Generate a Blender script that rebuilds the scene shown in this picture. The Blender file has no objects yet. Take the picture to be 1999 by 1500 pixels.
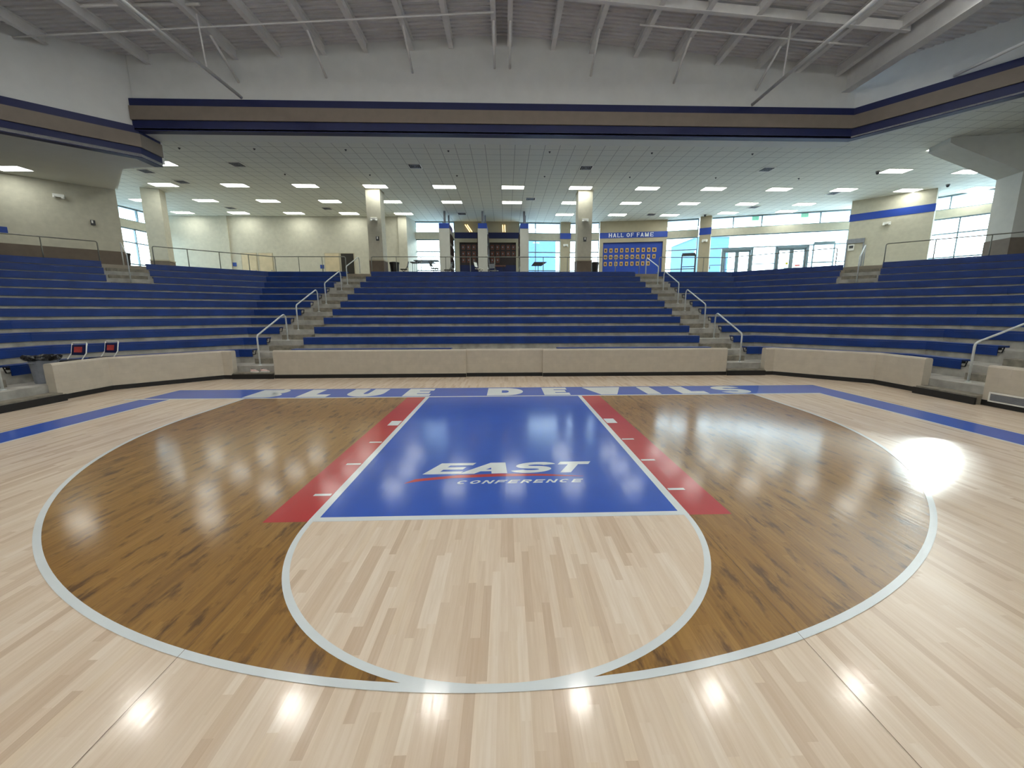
import bpy, bmesh, math, random
from mathutils import Vector, Matrix
random.seed(7)
S = bpy.context.scene
COL = S.collection

# ------------------------------------------------------------------ camera
CAM = Vector((0.0602, -9.4352, 1.9458))
PIT, YAW, ROLL = -0.17311, 0.03284, -0.002505
Fv = Vector((math.sin(YAW)*math.cos(PIT), math.cos(YAW)*math.cos(PIT), math.sin(PIT)))
Rv = Vector((math.cos(YAW), -math.sin(YAW), 0)); Uv = Rv.cross(Fv)
R2 = Rv*math.cos(ROLL)+Uv*math.sin(ROLL); U2 = Uv*math.cos(ROLL)-Rv*math.sin(ROLL)
cam_data = bpy.data.cameras.new('camera'); cam = bpy.data.objects.new('camera', cam_data); COL.objects.link(cam)
cam_data.sensor_fit = 'HORIZONTAL'; cam_data.sensor_width = 36.0
cam_data.lens = 36.0*797.343/1999.0
cam_data.shift_x = -(1014.54-999.5)/1999.0
cam_data.clip_start = 0.05; cam_data.clip_end = 500
m = Matrix((R2, U2, -Fv)).transposed().to_4x4(); m.translation = CAM
cam.matrix_world = m
S.camera = cam

# ------------------------------------------------------------------ world, sun, exposure
vs = S.view_settings
vs.view_transform = 'Standard'; vs.look = 'None'; vs.gamma = 1.0; vs.use_curve_mapping = False
vs.exposure = 0.30
W = bpy.data.worlds.new('world'); S.world = W; W.use_nodes = True
nt = W.node_tree; bg = nt.nodes['Background']
tc = nt.nodes.new('ShaderNodeTexCoord'); sx = nt.nodes.new('ShaderNodeSeparateXYZ'); cr = nt.nodes.new('ShaderNodeValToRGB')
nt.links.new(tc.outputs['Generated'], sx.inputs[0]); nt.links.new(sx.outputs['Z'], cr.inputs[0])
cr.color_ramp.elements[0].color = (0.86, 0.96, 1.0, 1); cr.color_ramp.elements[1].color = (0.45, 0.68, 1.0, 1)
nt.links.new(cr.outputs[0], bg.inputs['Color']); bg.inputs['Strength'].default_value = 9.0
SUN_AZ, SUN_EL = math.radians(48.5), math.radians(14.3)
sd = bpy.data.lights.new('sun', 'SUN'); sun = bpy.data.objects.new('sun', sd); COL.objects.link(sun)
sd.energy = 1.2; sd.angle = math.radians(1.2); sd.color = (1.0, 0.97, 0.92)
sdir = Vector((math.sin(SUN_AZ)*math.cos(SUN_EL), math.cos(SUN_AZ)*math.cos(SUN_EL), math.sin(SUN_EL)))
sun.rotation_euler = sdir.to_track_quat('Z', 'Y').to_euler(); sun.location = (40, 40, 30)
E_TROFFER, E_HIGHBAY = 14.0, 100.0

# ------------------------------------------------------------------ materials
def srgb(r, g, b):
    def f(c):
        c /= 255.0
        return c/12.92 if c <= 0.04045 else ((c+0.055)/1.055)**2.4
    return (f(r), f(g), f(b), 1)

def mat(name, col, rough=0.6, scale=8.0, amt=0.08, bump=0.0, metal=0.0, coat=0.0, coat_rough=0.1, spec=0.5, stretch=(1, 1, 1)):
    M = bpy.data.materials.new(name); M.use_nodes = True
    n = M.node_tree.nodes; l = M.node_tree.links; p = n['Principled BSDF']
    t = n.new('ShaderNodeTexCoord'); mp = n.new('ShaderNodeMapping'); mp.inputs['Scale'].default_value = stretch
    no = n.new('ShaderNodeTexNoise'); no.inputs['Scale'].default_value = scale; no.inputs['Detail'].default_value = 4
    l.new(t.outputs['Object'], mp.inputs[0]); l.new(mp.outputs[0], no.inputs['Vector'])
    r = n.new('ShaderNodeValToRGB')
    a = [max(0, c*(1-amt*2)) for c in col[:3]]+[1]; b = [min(1, c*(1+amt*2)) for c in col[:3]]+[1]
    r.color_ramp.elements[0].position = 0.3; r.color_ramp.elements[1].position = 0.7
    r.color_ramp.elements[0].color = a; r.color_ramp.elements[1].color = b
    l.new(no.outputs['Fac'], r.inputs[0]); l.new(r.outputs[0], p.inputs['Base Color'])
    p.inputs['Roughness'].default_value = rough; p.inputs['Metallic'].default_value = metal
    p.inputs['Specular IOR Level'].default_value = spec
    p.inputs['Coat Weight'].default_value = coat; p.inputs['Coat Roughness'].default_value = coat_rough
    if bump:
        bp = n.new('ShaderNodeBump'); bp.inputs['Strength'].default_value = bump; bp.inputs['Distance'].default_value = 0.01
        l.new(no.outputs['Fac'], bp.inputs['Height']); l.new(bp.outputs[0], p.inputs['Normal'])
    return M

def math_node(nt, op, a, b=None, c=None):
    q = nt.nodes.new('ShaderNodeMath'); q.operation = op
    for i, v in enumerate((a, b, c)):
        if v is None: continue
        if isinstance(v, (int, float)): q.inputs[i].default_value = v
        else: nt.links.new(v, q.inputs[i])
    return q.outputs[0]

def gloss_bump(M, p):
    """plank wise waviness of the varnish, so mirror images of lamps break up into soft streaks"""
    nt = M.node_tree
    t = nt.nodes.new('ShaderNodeTexCoord')
    mp = nt.nodes.new('ShaderNodeMapping'); mp.inputs['Scale'].default_value = (17.5, 1.6, 1)
    no = nt.nodes.new('ShaderNodeTexNoise'); no.inputs['Scale'].default_value = 1.0; no.inputs['Detail'].default_value = 2
    nt.links.new(t.outputs['Object'], mp.inputs[0]); nt.links.new(mp.outputs[0], no.inputs['Vector'])
    bp = nt.nodes.new('ShaderNodeBump'); bp.inputs['Strength'].default_value = 0.4; bp.inputs['Distance'].default_value = 0.002
    nt.links.new(no.outputs['Fac'], bp.inputs['Height']); nt.links.new(bp.outputs[0], p.inputs['Coat Normal'])
    nt.links.new(bp.outputs[0], p.inputs['Normal'])

COAT_R = 0.13; COAT_W = 0.65
def wood(name, cols, grain, dark_spots=0.0):
    M = bpy.data.materials.new(name); M.use_nodes = True
    nt = M.node_tree; n = nt.nodes; l = nt.links; p = n['Principled BSDF']
    t = n.new('ShaderNodeTexCoord'); s = n.new('ShaderNodeSeparateXYZ'); l.new(t.outputs['Object'], s.inputs[0])
    ix = math_node(nt, 'FLOOR', math_node(nt, 'DIVIDE', s.outputs['X'], 0.057))
    w1 = n.new('ShaderNodeTexWhiteNoise'); w1.noise_dimensions = '1D'; l.new(ix, w1.inputs['W'])
    yy = math_node(nt, 'ADD', math_node(nt, 'DIVIDE', s.outputs['Y'], 0.78), math_node(nt, 'MULTIPLY', w1.outputs['Value'], 9.0))
    iy = math_node(nt, 'FLOOR', yy)
    cb = n.new('ShaderNodeCombineXYZ'); l.new(ix, cb.inputs[0]); l.new(iy, cb.inputs[1])
    w2 = n.new('ShaderNodeTexWhiteNoise'); w2.noise_dimensions = '3D'; l.new(cb.outputs[0], w2.inputs['Vector'])
    r = n.new('ShaderNodeValToRGB'); els = r.color_ramp.elements
    while len(els) < len(cols): els.new(0.5)
    for i, c in enumerate(cols):
        els[i].position = i/(len(cols)-1); els[i].color = c
    l.new(w2.outputs['Value'], r.inputs[0])
    mp = n.new('ShaderNodeMapping'); mp.inputs['Scale'].default_value = (55, 3.0, 1); l.new(t.outputs['Object'], mp.inputs[0])
    off = n.new('ShaderNodeVectorMath'); off.operation = 'ADD'; l.new(mp.outputs[0], off.inputs[0]); l.new(w2.outputs['Color'], off.inputs[1])
    no = n.new('ShaderNodeTexNoise'); no.inputs['Scale'].default_value = 1.0; no.inputs['Detail'].default_value = 5; l.new(off.outputs[0], no.inputs['Vector'])
    r2 = n.new('ShaderNodeValToRGB'); r2.color_ramp.elements[0].position = 0.35; r2.color_ramp.elements[1].position = 0.65
    g = 1-grain; r2.color_ramp.elements[0].color = (g, g*0.97, g*0.93, 1); r2.color_ramp.elements[1].color = (1, 1, 1, 1)
    l.new(no.outputs['Fac'], r2.inputs[0])
    mx = n.new('ShaderNodeMix'); mx.data_type = 'RGBA'; mx.blend_type = 'MULTIPLY'; mx.inputs['Factor'].default_value = 1
    l.new(r.outputs[0], mx.inputs[6]); l.new(r2.outputs[0], mx.inputs[7])
    out = mx.outputs[2]
    if dark_spots:
        mp3 = n.new('ShaderNodeMapping'); mp3.inputs['Scale'].default_value = (10, 2.6, 1); l.new(t.outputs['Object'], mp3.inputs[0])
        n3 = n.new('ShaderNodeTexNoise'); n3.inputs['Scale'].default_value = 1.0; n3.inputs['Detail'].default_value = 6; n3.inputs['Roughness'].default_value = 0.65
        l.new(mp3.outputs[0], n3.inputs['Vector'])
        r3 = n.new('ShaderNodeValToRGB'); r3.color_ramp.elements[0].position = 0.34; r3.color_ramp.elements[1].position = 0.47
        d = 1-dark_spots; r3.color_ramp.elements[0].color = (d, d*0.9, d*0.8, 1); r3.color_ramp.elements[1].color = (1, 1, 1, 1)
        l.new(n3.outputs['Fac'], r3.inputs[0])
        m3 = n.new('ShaderNodeMix'); m3.data_type = 'RGBA'; m3.blend_type = 'MULTIPLY'; m3.inputs['Factor'].default_value = 1
        l.new(out, m3.inputs[6]); l.new(r3.outputs[0], m3.inputs[7]); out = m3.outputs[2]
    l.new(out, p.inputs['Base Color'])
    p.inputs['Roughness'].default_value = 0.5; p.inputs['Coat Weight'].default_value = COAT_W; p.inputs['Coat Roughness'].default_value = COAT_R
    p.inputs['Specular IOR Level'].default_value = 0.3
    gloss_bump(M, p)
    return M

def court_paint(name, col):
    M = mat(name, col, rough=0.5, scale=3, amt=0.02, coat=COAT_W, coat_rough=COAT_R, spec=0.3)
    gloss_bump(M, M.node_tree.nodes['Principled BSDF'])
    return M

def emissive(name, col, strength):
    M = bpy.data.materials.new(name); M.use_nodes = True
    n = M.node_tree.nodes; p = n['Principled BSDF']
    p.inputs['Base Color'].default_value = col; p.inputs['Emission Color'].default_value = col; p.inputs['Emission Strength'].default_value = strength
    return M

def glass(name, tint=(0.9, 0.96, 0.97, 1), gl=0.06):
    M = bpy.data.materials.new(name); M.use_nodes = True
    nt = M.node_tree; n = nt.nodes; l = nt.links; n.remove(n['Principled BSDF'])
    tr = n.new('ShaderNodeBsdfTransparent'); tr.inputs[0].default_value = tint
    g = n.new('ShaderNodeBsdfGlossy'); g.inputs['Roughness'].default_value = 0.02
    mx = n.new('ShaderNodeMixShader'); mx.inputs[0].default_value = gl
    l.new(tr.outputs[0], mx.inputs[1]); l.new(g.outputs[0], mx.inputs[2]); l.new(mx.outputs[0], n['Material Output'].inputs[0])
    return M

def tile_ceiling(name, col, line):
    M = mat(name, col, rough=0.9, scale=30, amt=0.03)
    nt = M.node_tree; n = nt.nodes; l = nt.links; p = n['Principled BSDF']
    t = n.new('ShaderNodeTexCoord'); s = n.new('ShaderNodeSeparateXYZ'); l.new(t.outputs['Object'], s.inputs[0])
    def grid(sock, o):
        return math_node(nt, 'LESS_THAN', math_node(nt, 'FRACT', math_node(nt, 'DIVIDE', math_node(nt, 'ADD', sock, 100*0.61-o+0.012), 0.61)), 0.04)
    g = math_node(nt, 'MAXIMUM', grid(s.outputs['X'], -0.12), grid(s.outputs['Y'], 13.745))
    src = p.inputs['Base Color'].links[0].from_socket
    mx = n.new('ShaderNodeMix'); mx.data_type = 'RGBA'; l.new(g, mx.inputs['Factor']); l.new(src, mx.inputs[6]); mx.inputs[7].default_value = line
    l.new(mx.outputs[2], p.inputs['Base Color'])
    return M

def block_wall(name, col, line_amt=0.9, bw=0.4, bh=0.2):
    M = mat(name, col, rough=0.75, scale=5, amt=0.03)
    nt = M.node_tree; n = nt.nodes; l = nt.links; p = n['Principled BSDF']
    t = n.new('ShaderNodeTexCoord'); s = n.new('ShaderNodeSeparateXYZ'); l.new(t.outputs['Object'], s.inputs[0])
    cb = n.new('ShaderNodeCombineXYZ'); l.new(math_node(nt, 'ADD', s.outputs['X'], s.outputs['Y']), cb.inputs[0]); l.new(s.outputs['Z'], cb.inputs[1])
    b = n.new('ShaderNodeTexBrick'); b.inputs['Scale'].default_value = 1.0; b.inputs['Brick Width'].default_value = bw; b.inputs['Row Height'].default_value = bh
    b.inputs['Mortar Size'].default_value = 0.006; b.inputs['Color1'].default_value = (1, 1, 1, 1); b.inputs['Color2'].default_value = (0.96, 0.96, 0.96, 1); b.inputs['Mortar'].default_value = (line_amt,)*3+(1,)
    l.new(cb.outputs[0], b.inputs['Vector'])
    src = p.inputs['Base Color'].links[0].from_socket
    mx = n.new('ShaderNodeMix'); mx.data_type = 'RGBA'; mx.blend_type = 'MULTIPLY'; mx.inputs['Factor'].default_value = 1
    l.new(src, mx.inputs[6]); l.new(b.outputs['Color'], mx.inputs[7]); l.new(mx.outputs[2], p.inputs['Base Color'])
    return M

M_MAPLE = wood('maple_planks', [srgb(202, 180, 156), srgb(220, 202, 180), srgb(226, 210, 190), srgb(212, 192, 168), srgb(230, 216, 198), srgb(222, 204, 180)], 0.07)
M_STAIN = wood('stained_planks', [srgb(134, 96, 34), srgb(154, 114, 48), srgb(146, 106, 40), srgb(162, 122, 56)], 0.2, 0.6)
M_CBLUE = court_paint('court_blue_paint', srgb(16, 78, 184))
M_CRED = court_paint('court_red_paint', srgb(176, 34, 38))
M_CWHITE = court_paint('court_white_paint', srgb(214, 222, 224))
M_SEAM = mat('seam_brown', srgb(90, 66, 42), rough=0.6)  # dark brown of the floor panel joints
M_BBLUE = mat('bench_blue', srgb(6, 50, 122), rough=0.42, scale=2.5, amt=0.10)
M_CONC = mat('concrete', srgb(166, 164, 156), rough=0.85, scale=3, amt=0.13, bump=0.2)
M_CONCS = mat('step_concrete', srgb(132, 127, 114), rough=0.85, scale=7, amt=0.14, bump=0.2)
M_PARA = block_wall('parapet_paint', srgb(190, 182, 166), 0.94)
M_WALL = block_wall('cream_block_wall', srgb(188, 184, 166), 0.97)
M_TAN = mat('tan_wall', srgb(172, 163, 140), rough=0.8, scale=3, amt=0.02)
M_GREYW = mat('pale_grey_paint', srgb(186, 186, 178), rough=0.7, scale=3, amt=0.02)
M_WAIN = mat('brown_wainscot', srgb(104, 92, 80), rough=0.7, scale=4, amt=0.05)
M_UPW = mat('upper_wall_paint', srgb(212, 214, 212), rough=0.9, scale=2, amt=0.02)
M_DECK = mat('roof_deck_paint', srgb(208, 208, 208), rough=0.8, scale=2, amt=0.03)
M_STEELP = mat('painted_steel', srgb(222, 222, 220), rough=0.6, scale=3, amt=0.03)
M_NAVY = mat('navy_band', srgb(8, 22, 74), rough=0.6, scale=3, amt=0.04)
M_RBLUE = mat('royal_band', srgb(22, 64, 160), rough=0.5, scale=3, amt=0.04)
M_BEIGE = mat('beige_band', srgb(122, 112, 101), rough=0.7, scale=3, amt=0.03)
M_BLACK = mat('black_vinyl', srgb(11, 11, 12), rough=0.55, scale=6, amt=0.1)
M_BLKMET = mat('black_steel', srgb(22, 22, 24), rough=0.4, scale=8, amt=0.1, metal=0.3)
M_RAIL = mat('painted_handrail', srgb(205, 210, 208), rough=0.35, scale=9, amt=0.05, metal=0.15)
M_RAILD = mat('guard_rail_steel', srgb(128, 128, 118), rough=0.4, scale=9, amt=0.06, metal=0.4)
M_TILE = tile_ceiling('ceiling_tiles', srgb(216, 218, 208), srgb(160, 162, 156))
M_GYP = mat('gypsum_ceiling', srgb(214, 216, 210), rough=0.9, scale=2, amt=0.01)
M_TROF = emissive('lamp_diffuser', (0.97, 1.0, 0.93, 1), E_TROFFER)
M_HBAY = emissive('high_bay_lens', (1, 0.97, 0.9, 1), E_HIGHBAY)
M_HBR = emissive('high_bay_added_uplight', (1, 0.99, 0.96, 1), 9.5)  # housing glow added to brighten the roof and upper walls
M_YEL = emissive('warm_reflection', (1, 0.72, 0.3, 1), 3.0)  # glow imitating yellow reflections in glass
M_ALU = mat('aluminium_frame', srgb(120, 140, 150), rough=0.4, scale=6, amt=0.04, metal=0.3)
M_GLASS = glass('window_glass')
M_DGLASS = mat('dark_glazing', srgb(18, 22, 28), rough=0.08, scale=2, amt=0.05, coat=0.5)
M_WHITE = mat('white_plastic', srgb(226, 226, 220), rough=0.5, scale=6, amt=0.03)
M_GREY = mat('grey_plastic', srgb(128, 132, 140), rough=0.55, scale=6, amt=0.06)
M_DGREY = mat('dark_grey_plastic', srgb(58, 60, 62), rough=0.5, scale=6, amt=0.06)
M_BAG = mat('bin_liner', srgb(16, 15, 17), rough=0.3, scale=14, amt=0.2, bump=0.6)
M_GOLD = mat('plaque_gold', srgb(206, 168, 96), rough=0.4, scale=10, amt=0.1)
M_PHOTO = mat('plaque_photo', srgb(72, 52, 44), rough=0.5, scale=20, amt=0.3)
M_MAROON = mat('dark_case_back', srgb(38, 20, 18), rough=0.5, scale=5, amt=0.2)
M_WOODD = mat('plaque_wood', srgb(96, 46, 26), rough=0.4, scale=9, amt=0.2)
M_DOOR = mat('cream_door', srgb(196, 180, 146), rough=0.5, scale=2, amt=0.06)
M_DARK = mat('opening_shade', srgb(44, 40, 34), rough=0.9, scale=2, amt=0.1)  # flat dark tone painted for the shade inside openings
M_PAVE = mat('pale_pavement', srgb(205, 206, 206), rough=0.9, scale=1, amt=0.06)
M_EXTW = mat('exterior_cladding', srgb(78, 112, 146), rough=0.8, scale=1, amt=0.03)
M_GREEN = emissive('exit_sign_green', (0.25, 0.75, 0.45, 1), 0.5)
M_SIGNB = mat('blue_sign', srgb(20, 60, 140), rough=0.5)
M_LETW = mat('white_lettering', srgb(235, 240, 245), rough=0.5)
M_PINK = mat('pink_shoe_fabric', srgb(226, 200, 192), rough=0.7, scale=30, amt=0.1)
M_REDP = mat('red_print', srgb(190, 70, 66), rough=0.6)

# ------------------------------------------------------------------ helpers
class MB:
    def __init__(s): s.v = []; s.f = []
    def add(s, vs, fs):
        o = len(s.v); s.v += [tuple(v) for v in vs]; s.f += [tuple(i+o for i in f) for f in fs]; return s
    def box(s, x0, x1, y0, y1, z0, z1):
        vs = [(x, y, z) for z in (z0, z1) for y in (y0, y1) for x in (x0, x1)]
        return s.add(vs, [(0, 2, 3, 1), (4, 5, 7, 6), (0, 1, 5, 4), (1, 3, 7, 5), (3, 2, 6, 7), (2, 0, 4, 6)])
    def rbox(s, c, d, rz=0.0, tilt=0.0):
        """box centre c, size d, rotated about z (and tilted about its local x first)"""
        R = Matrix.Rotation(rz, 3, 'Z') @ Matrix.Rotation(tilt, 3, 'X')
        vs = [Vector(c)+R @ Vector((x*d[0]/2, y*d[1]/2, z*d[2]/2)) for z in (-1, 1) for y in (-1, 1) for x in (-1, 1)]
        return s.add(vs, [(0, 2, 3, 1), (4, 5, 7, 6), (0, 1, 5, 4), (1, 3, 7, 5), (3, 2, 6, 7), (2, 0, 4, 6)])
    def tube(s, pts, r, n=10, closed=False):
        pts = [Vector(p) for p in pts]; N = len(pts); rings = []
        for i, p in enumerate(pts):
            a = pts[i-1] if i > 0 else (pts[-1] if closed else None)
            b = pts[i+1] if i < N-1 else (pts[0] if closed else None)
            t = Vector((0, 0, 0))
            if a is not None: t += (p-a).normalized()
            if b is not None: t += (b-p).normalized()
            t.normalize()
            ref = Vector((0, 0, 1)) if abs(t.z) < 0.95 else Vector((1, 0, 0))
            if rings:
                u = (pu - t*pu.dot(t)).normalized()
            else:
                u = t.cross(ref).normalized()
            w = t.cross(u); pu = u
            rings.append([p+(u*math.cos(2*math.pi*k/n)+w*math.sin(2*math.pi*k/n))*r for k in range(n)])
        vs = [v for q in rings for v in q]; fs = []
        for i in range(N if closed else N-1):
            j = (i+1) % N
            for k in range(n):
                fs.append((i*n+k, i*n+(k+1) % n, j*n+(k+1) % n, j*n+k))
        if not closed:
            fs.append(tuple(range(n))[::-1]); fs.append(tuple((N-1)*n+k for k in range(n)))
        return s.add(vs, fs)
    def lathe(s, prof, c=(0, 0, 0), n=24):
        vs = []; fs = []
        for r, z in prof:
            for k in range(n):
                a = 2*math.pi*k/n; vs.append((c[0]+r*math.cos(a), c[1]+r*math.sin(a), c[2]+z))
        for i in range(len(prof)-1):
            for k in range(n):
                fs.append((i*n+k, i*n+(k+1) % n, (i+1)*n+(k+1) % n, (i+1)*n+k))
        fs.append(tuple(range(n))[::-1]); fs.append(tuple((len(prof)-1)*n+k for k in range(n)))
        return s.add(vs, fs)
    def prism(s, poly, z0, z1):
        n = len(poly)
        vs = [(x, y, z0) for x, y in poly]+[(x, y, z1) for x, y in poly]
        return s.add(vs, [tuple(range(n))[::-1], tuple(range(n, 2*n))]+[(i, (i+1) % n, n+(i+1) % n, n+i) for i in range(n)])
    def flat(s, poly, z):
        ar = sum(poly[i-1][0]*poly[i][1]-poly[i][0]*poly[i-1][1] for i in range(len(poly)))
        if ar < 0: poly = poly[::-1]
        return s.add([(x, y, z) for x, y in poly], [tuple(range(len(poly)))])
    def sweep(s, path, prof):
        """sweep closed profile [(offset to the left of the path, z)] along an open plan polyline with mitred corners"""
        P = [Vector(p) for p in path]; N = len(P); rows = []
        for i, p in enumerate(P):
            if i == 0: t = (P[1]-P[0]).normalized(); nn = Vector((-t.y, t.x))
            elif i == N-1: t = (P[-1]-P[-2]).normalized(); nn = Vector((-t.y, t.x))
            else:
                t0 = (P[i]-P[i-1]).normalized(); t1 = (P[i+1]-P[i]).normalized()
                n0 = Vector((-t0.y, t0.x)); n1 = Vector((-t1.y, t1.x)); nn = (n0+n1).normalized(); nn = nn/max(0.3, nn.dot(n0))
            rows.append([(p.x+nn.x*o, p.y+nn.y*o, z) for o, z in prof])
        k = len(prof); vs = [v for r in rows for v in r]; fs = []
        for i in range(N-1):
            for j in range(k):
                fs.append((i*k+j, i*k+(j+1) % k, (i+1)*k+(j+1) % k, (i+1)*k+j))
        fs.append(tuple(range(k))[::-1]); fs.append(tuple((N-1)*k+j for j in range(k)))
        return s.add(vs, fs)
    def build(s, name, mt, parent=None, smooth=False, bevel=0.0, recalc=True):
        me = bpy.data.meshes.new(name)
        org = parent_origin(parent)
        me.from_pydata([(v[0]-org[0], v[1]-org[1], v[2]-org[2]) for v in s.v], [], s.f); me.update()
        if recalc:
            b = bmesh.new(); b.from_mesh(me); bmesh.ops.recalc_face_normals(b, faces=b.faces); b.to_mesh(me); b.free()
        if smooth:
            for p in me.polygons: p.use_smooth = True
        me.materials.append(mt)
        o = bpy.data.objects.new(name, me); COL.objects.link(o)
        if parent is not None: o.parent = parent
        if bevel:
            md = o.modifiers.new('bevel', 'BEVEL'); md.width = bevel; md.segments = 2; md.limit_method = 'ANGLE'
        return o

def parent_origin(p):
    o = Vector((0, 0, 0))
    while p is not None:
        o += Vector(p.location); p = p.parent
    return o

def thing(name, label, cat, loc=(0, 0, 0), group=None):
    o = bpy.data.objects.new(name, None); COL.objects.link(o); o.location = loc; o.empty_display_size = 0.2
    o['label'] = label; o['category'] = cat
    if group: o['group'] = group
    return o
def tag(o, label, cat, group=None):
    o['label'] = label; o['category'] = cat
    if group: o['group'] = group
    return o
def struct(o, label=None):
    o['kind'] = 'structure'
    if label: o['label'] = label
    return o
def dup(root, loc, label, rz=None, group=None):
    r = root.copy(); COL.objects.link(r); r.location = loc; r['label'] = label
    if rz is not None: r.rotation_euler = (0, 0, rz)
    if group: r['group'] = group
    for ch in list(root.children):
        c = ch.copy(); COL.objects.link(c); c.parent = r
        for g in list(ch.children):
            d = g.copy(); COL.objects.link(d); d.parent = c
    return r

ORD = ['first', 'second', 'third', 'fourth', 'fifth', 'sixth', 'seventh', 'eighth', 'ninth', 'tenth', 'eleventh', 'twelfth']

# ---- block letters, unit box, made of overlapping polygons
def arcq(cx, cy, rx, ry, tx, ty, a0, a1, n=14):
    out = []
    for i in range(n):
        a = math.radians(a0+(a1-a0)*i/n); b = math.radians(a0+(a1-a0)*(i+1)/n)
        out.append([(cx+rx*math.cos(a), cy+ry*math.sin(a)), (cx+rx*math.cos(b), cy+ry*math.sin(b)),
                    (cx+(rx-tx)*math.cos(b), cy+(ry-ty)*math.sin(b)), (cx+(rx-tx)*math.cos(a), cy+(ry-ty)*math.sin(a))])
    return out
def rc(x0, x1, y0, y1): return [(x0, y0), (x1, y0), (x1, y1), (x0, y1)]
def glyph(c, sx=0.25, sy=0.2, serif=0.0):
    g = []
    if c in 'EF':
        g = [rc(0, sx, 0, 1), rc(0, 1, 1-sy, 1), rc(0, 0.9, 0.5-sy/2, 0.5+sy/2)]
        if c == 'E': g.append(rc(0, 1, 0, sy))
    elif c == 'L': g = [rc(0, sx, 0, 1), rc(0, 1, 0, sy)]
    elif c == 'T': g = [rc(0, 1, 1-sy, 1), rc(0.5-sx/2, 0.5+sx/2, 0, 1)]
    elif c == 'I': g = [rc(0, 1, 0, 1)]
    elif c == 'H': g = [rc(0, sx, 0, 1), rc(1-sx, 1, 0, 1), rc(0, 1, 0.5-sy/2, 0.5+sy/2)]
    elif c == 'U': g = [rc(0, sx, 0.42, 1), rc(1-sx, 1, 0.42, 1)]+arcq(0.5, 0.42, 0.5, 0.42, sx, sy, 180, 360)
    elif c == 'V': g = [[(0, 1), (sx*1.15, 1), (0.5+sx*0.45, 0), (0.5-sx*0.45, 0)], [(1-sx*1.15, 1), (1, 1), (0.5+sx*0.45, 0), (0.5-sx*0.45, 0)]]
    elif c == 'A': g = [[(0, 0), (sx, 0), (0.5+sx*0.5, 1), (0.5-sx*0.5, 1)], [(1-sx, 0), (1, 0), (0.5+sx*0.5, 1), (0.5-sx*0.5, 1)], rc(0.22, 0.78, 0.2, 0.2+sy)]
    elif c == 'N': g = [rc(0, sx, 0, 1), rc(1-sx, 1, 0, 1), [(0, 1), (sx, 1), (1, 0), (1-sx, 0)]]
    elif c == 'M': g = [rc(0, sx, 0, 1), rc(1-sx, 1, 0, 1), [(0, 1), (sx, 1), (0.5+sx/2, 0), (0.5-sx/2, 0)], [(1-sx, 1), (1, 1), (0.5+sx/2, 0), (0.5-sx/2, 0)]]
    elif c == 'D': g = [rc(0, sx, 0, 1), rc(0, 0.55, 1-sy, 1), rc(0, 0.55, 0, sy)]+arcq(0.5, 0.5, 0.5, 0.5, sx, sy, -90, 90)
    elif c == 'O': g = arcq(0.5, 0.5, 0.5, 0.5, sx, sy, 0, 360, 28)
    elif c == 'C': g = arcq(0.5, 0.5, 0.5, 0.5, sx, sy, 45, 315, 24)
    elif c == 'B': g = [rc(0, sx, 0, 1), rc(0, 0.65, 1-sy, 1), rc(0, 0.65, 0.5-sy/2, 0.5+sy/2), rc(0, 0.65, 0, sy)]+arcq(0.62, 0.75, 0.33, 0.25+sy/4, sx*0.8, sy, -90, 90)+arcq(0.62, 0.27, 0.38, 0.27, sx*0.8, sy, -90, 90)
    elif c == 'R': g = [rc(0, sx, 0, 1), rc(0, 0.6, 1-sy, 1), rc(0, 0.6, 0.4, 0.4+sy), [(0.4, 0.45), (0.4+sx, 0.45), (1, 0), (1-sx, 0)]]+arcq(0.6, 0.7, 0.4, 0.3, sx, sy, -90, 90)
    elif c == 'S': g = arcq(0.5, 0.5+0.25-sy/4, 0.5, 0.25+sy/4, sx, sy, 20, 270, 20)+arcq(0.5, 0.25+sy/4, 0.5, 0.25+sy/4, sx, sy, -160, 90, 20)
    if serif:
        e = serif
        feet = {'H': [(0, sx, 0), (1-sx, 1, 0), (0, sx, 1), (1-sx, 1, 1)], 'A': [(0, sx, 0), (1-sx, 1, 0)], 'L': [(0, sx, 0), (0, sx, 1)], 'F': [(0, sx, 0), (0, sx, 1)],
                'M': [(0, sx, 0), (1-sx, 1, 0), (0, sx, 1), (1-sx, 1, 1)], 'E': [(0, sx, 0), (0, sx, 1)]}.get(c, [])
        for a, b, y in feet: g.append(rc(a-e, b+e, 0, 0.07) if y == 0 else rc(a-e, b+e, 0.93, 1))
        if c in 'EF': g.append(rc(0.92, 1, 0.75, 1))
        if c in 'EL': g.append(rc(0.92, 1, 0, 0.27))
    return g

# ------------------------------------------------------------------ bowl geometry
def bowl(off, dw, ylow=-13.0):
    """plan of the seating bowl at distance off behind the baseline; dw = distance of the 45 degree facet of the court wall"""
    s = (dw+off-3.0)*math.sqrt(2); X = 10.1+off-3.0
    return [(-X, ylow), (-X, s-X), (-(s-off), off), (s-off, off), (X, s-X), (X, ylow)]
YF = lambda i: 4.06+0.862*(i-1)      # front of bench i
ZT = lambda i: 0.793+0.327*(i-1)     # top of bench i
TR = lambda i: 0.36+0.327*(i-1)      # tread i
NO = lambda i: YF(i)+0.04-0.862      # nosing of tread i
ROWS = 11
ZC = TR(12)                          # concourse level
ZCEIL = 8.6

# court floor
fl = struct(MB().box(-27, 27, -27, 3.6, -0.2, 0).build('floor', M_MAPLE))

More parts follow.
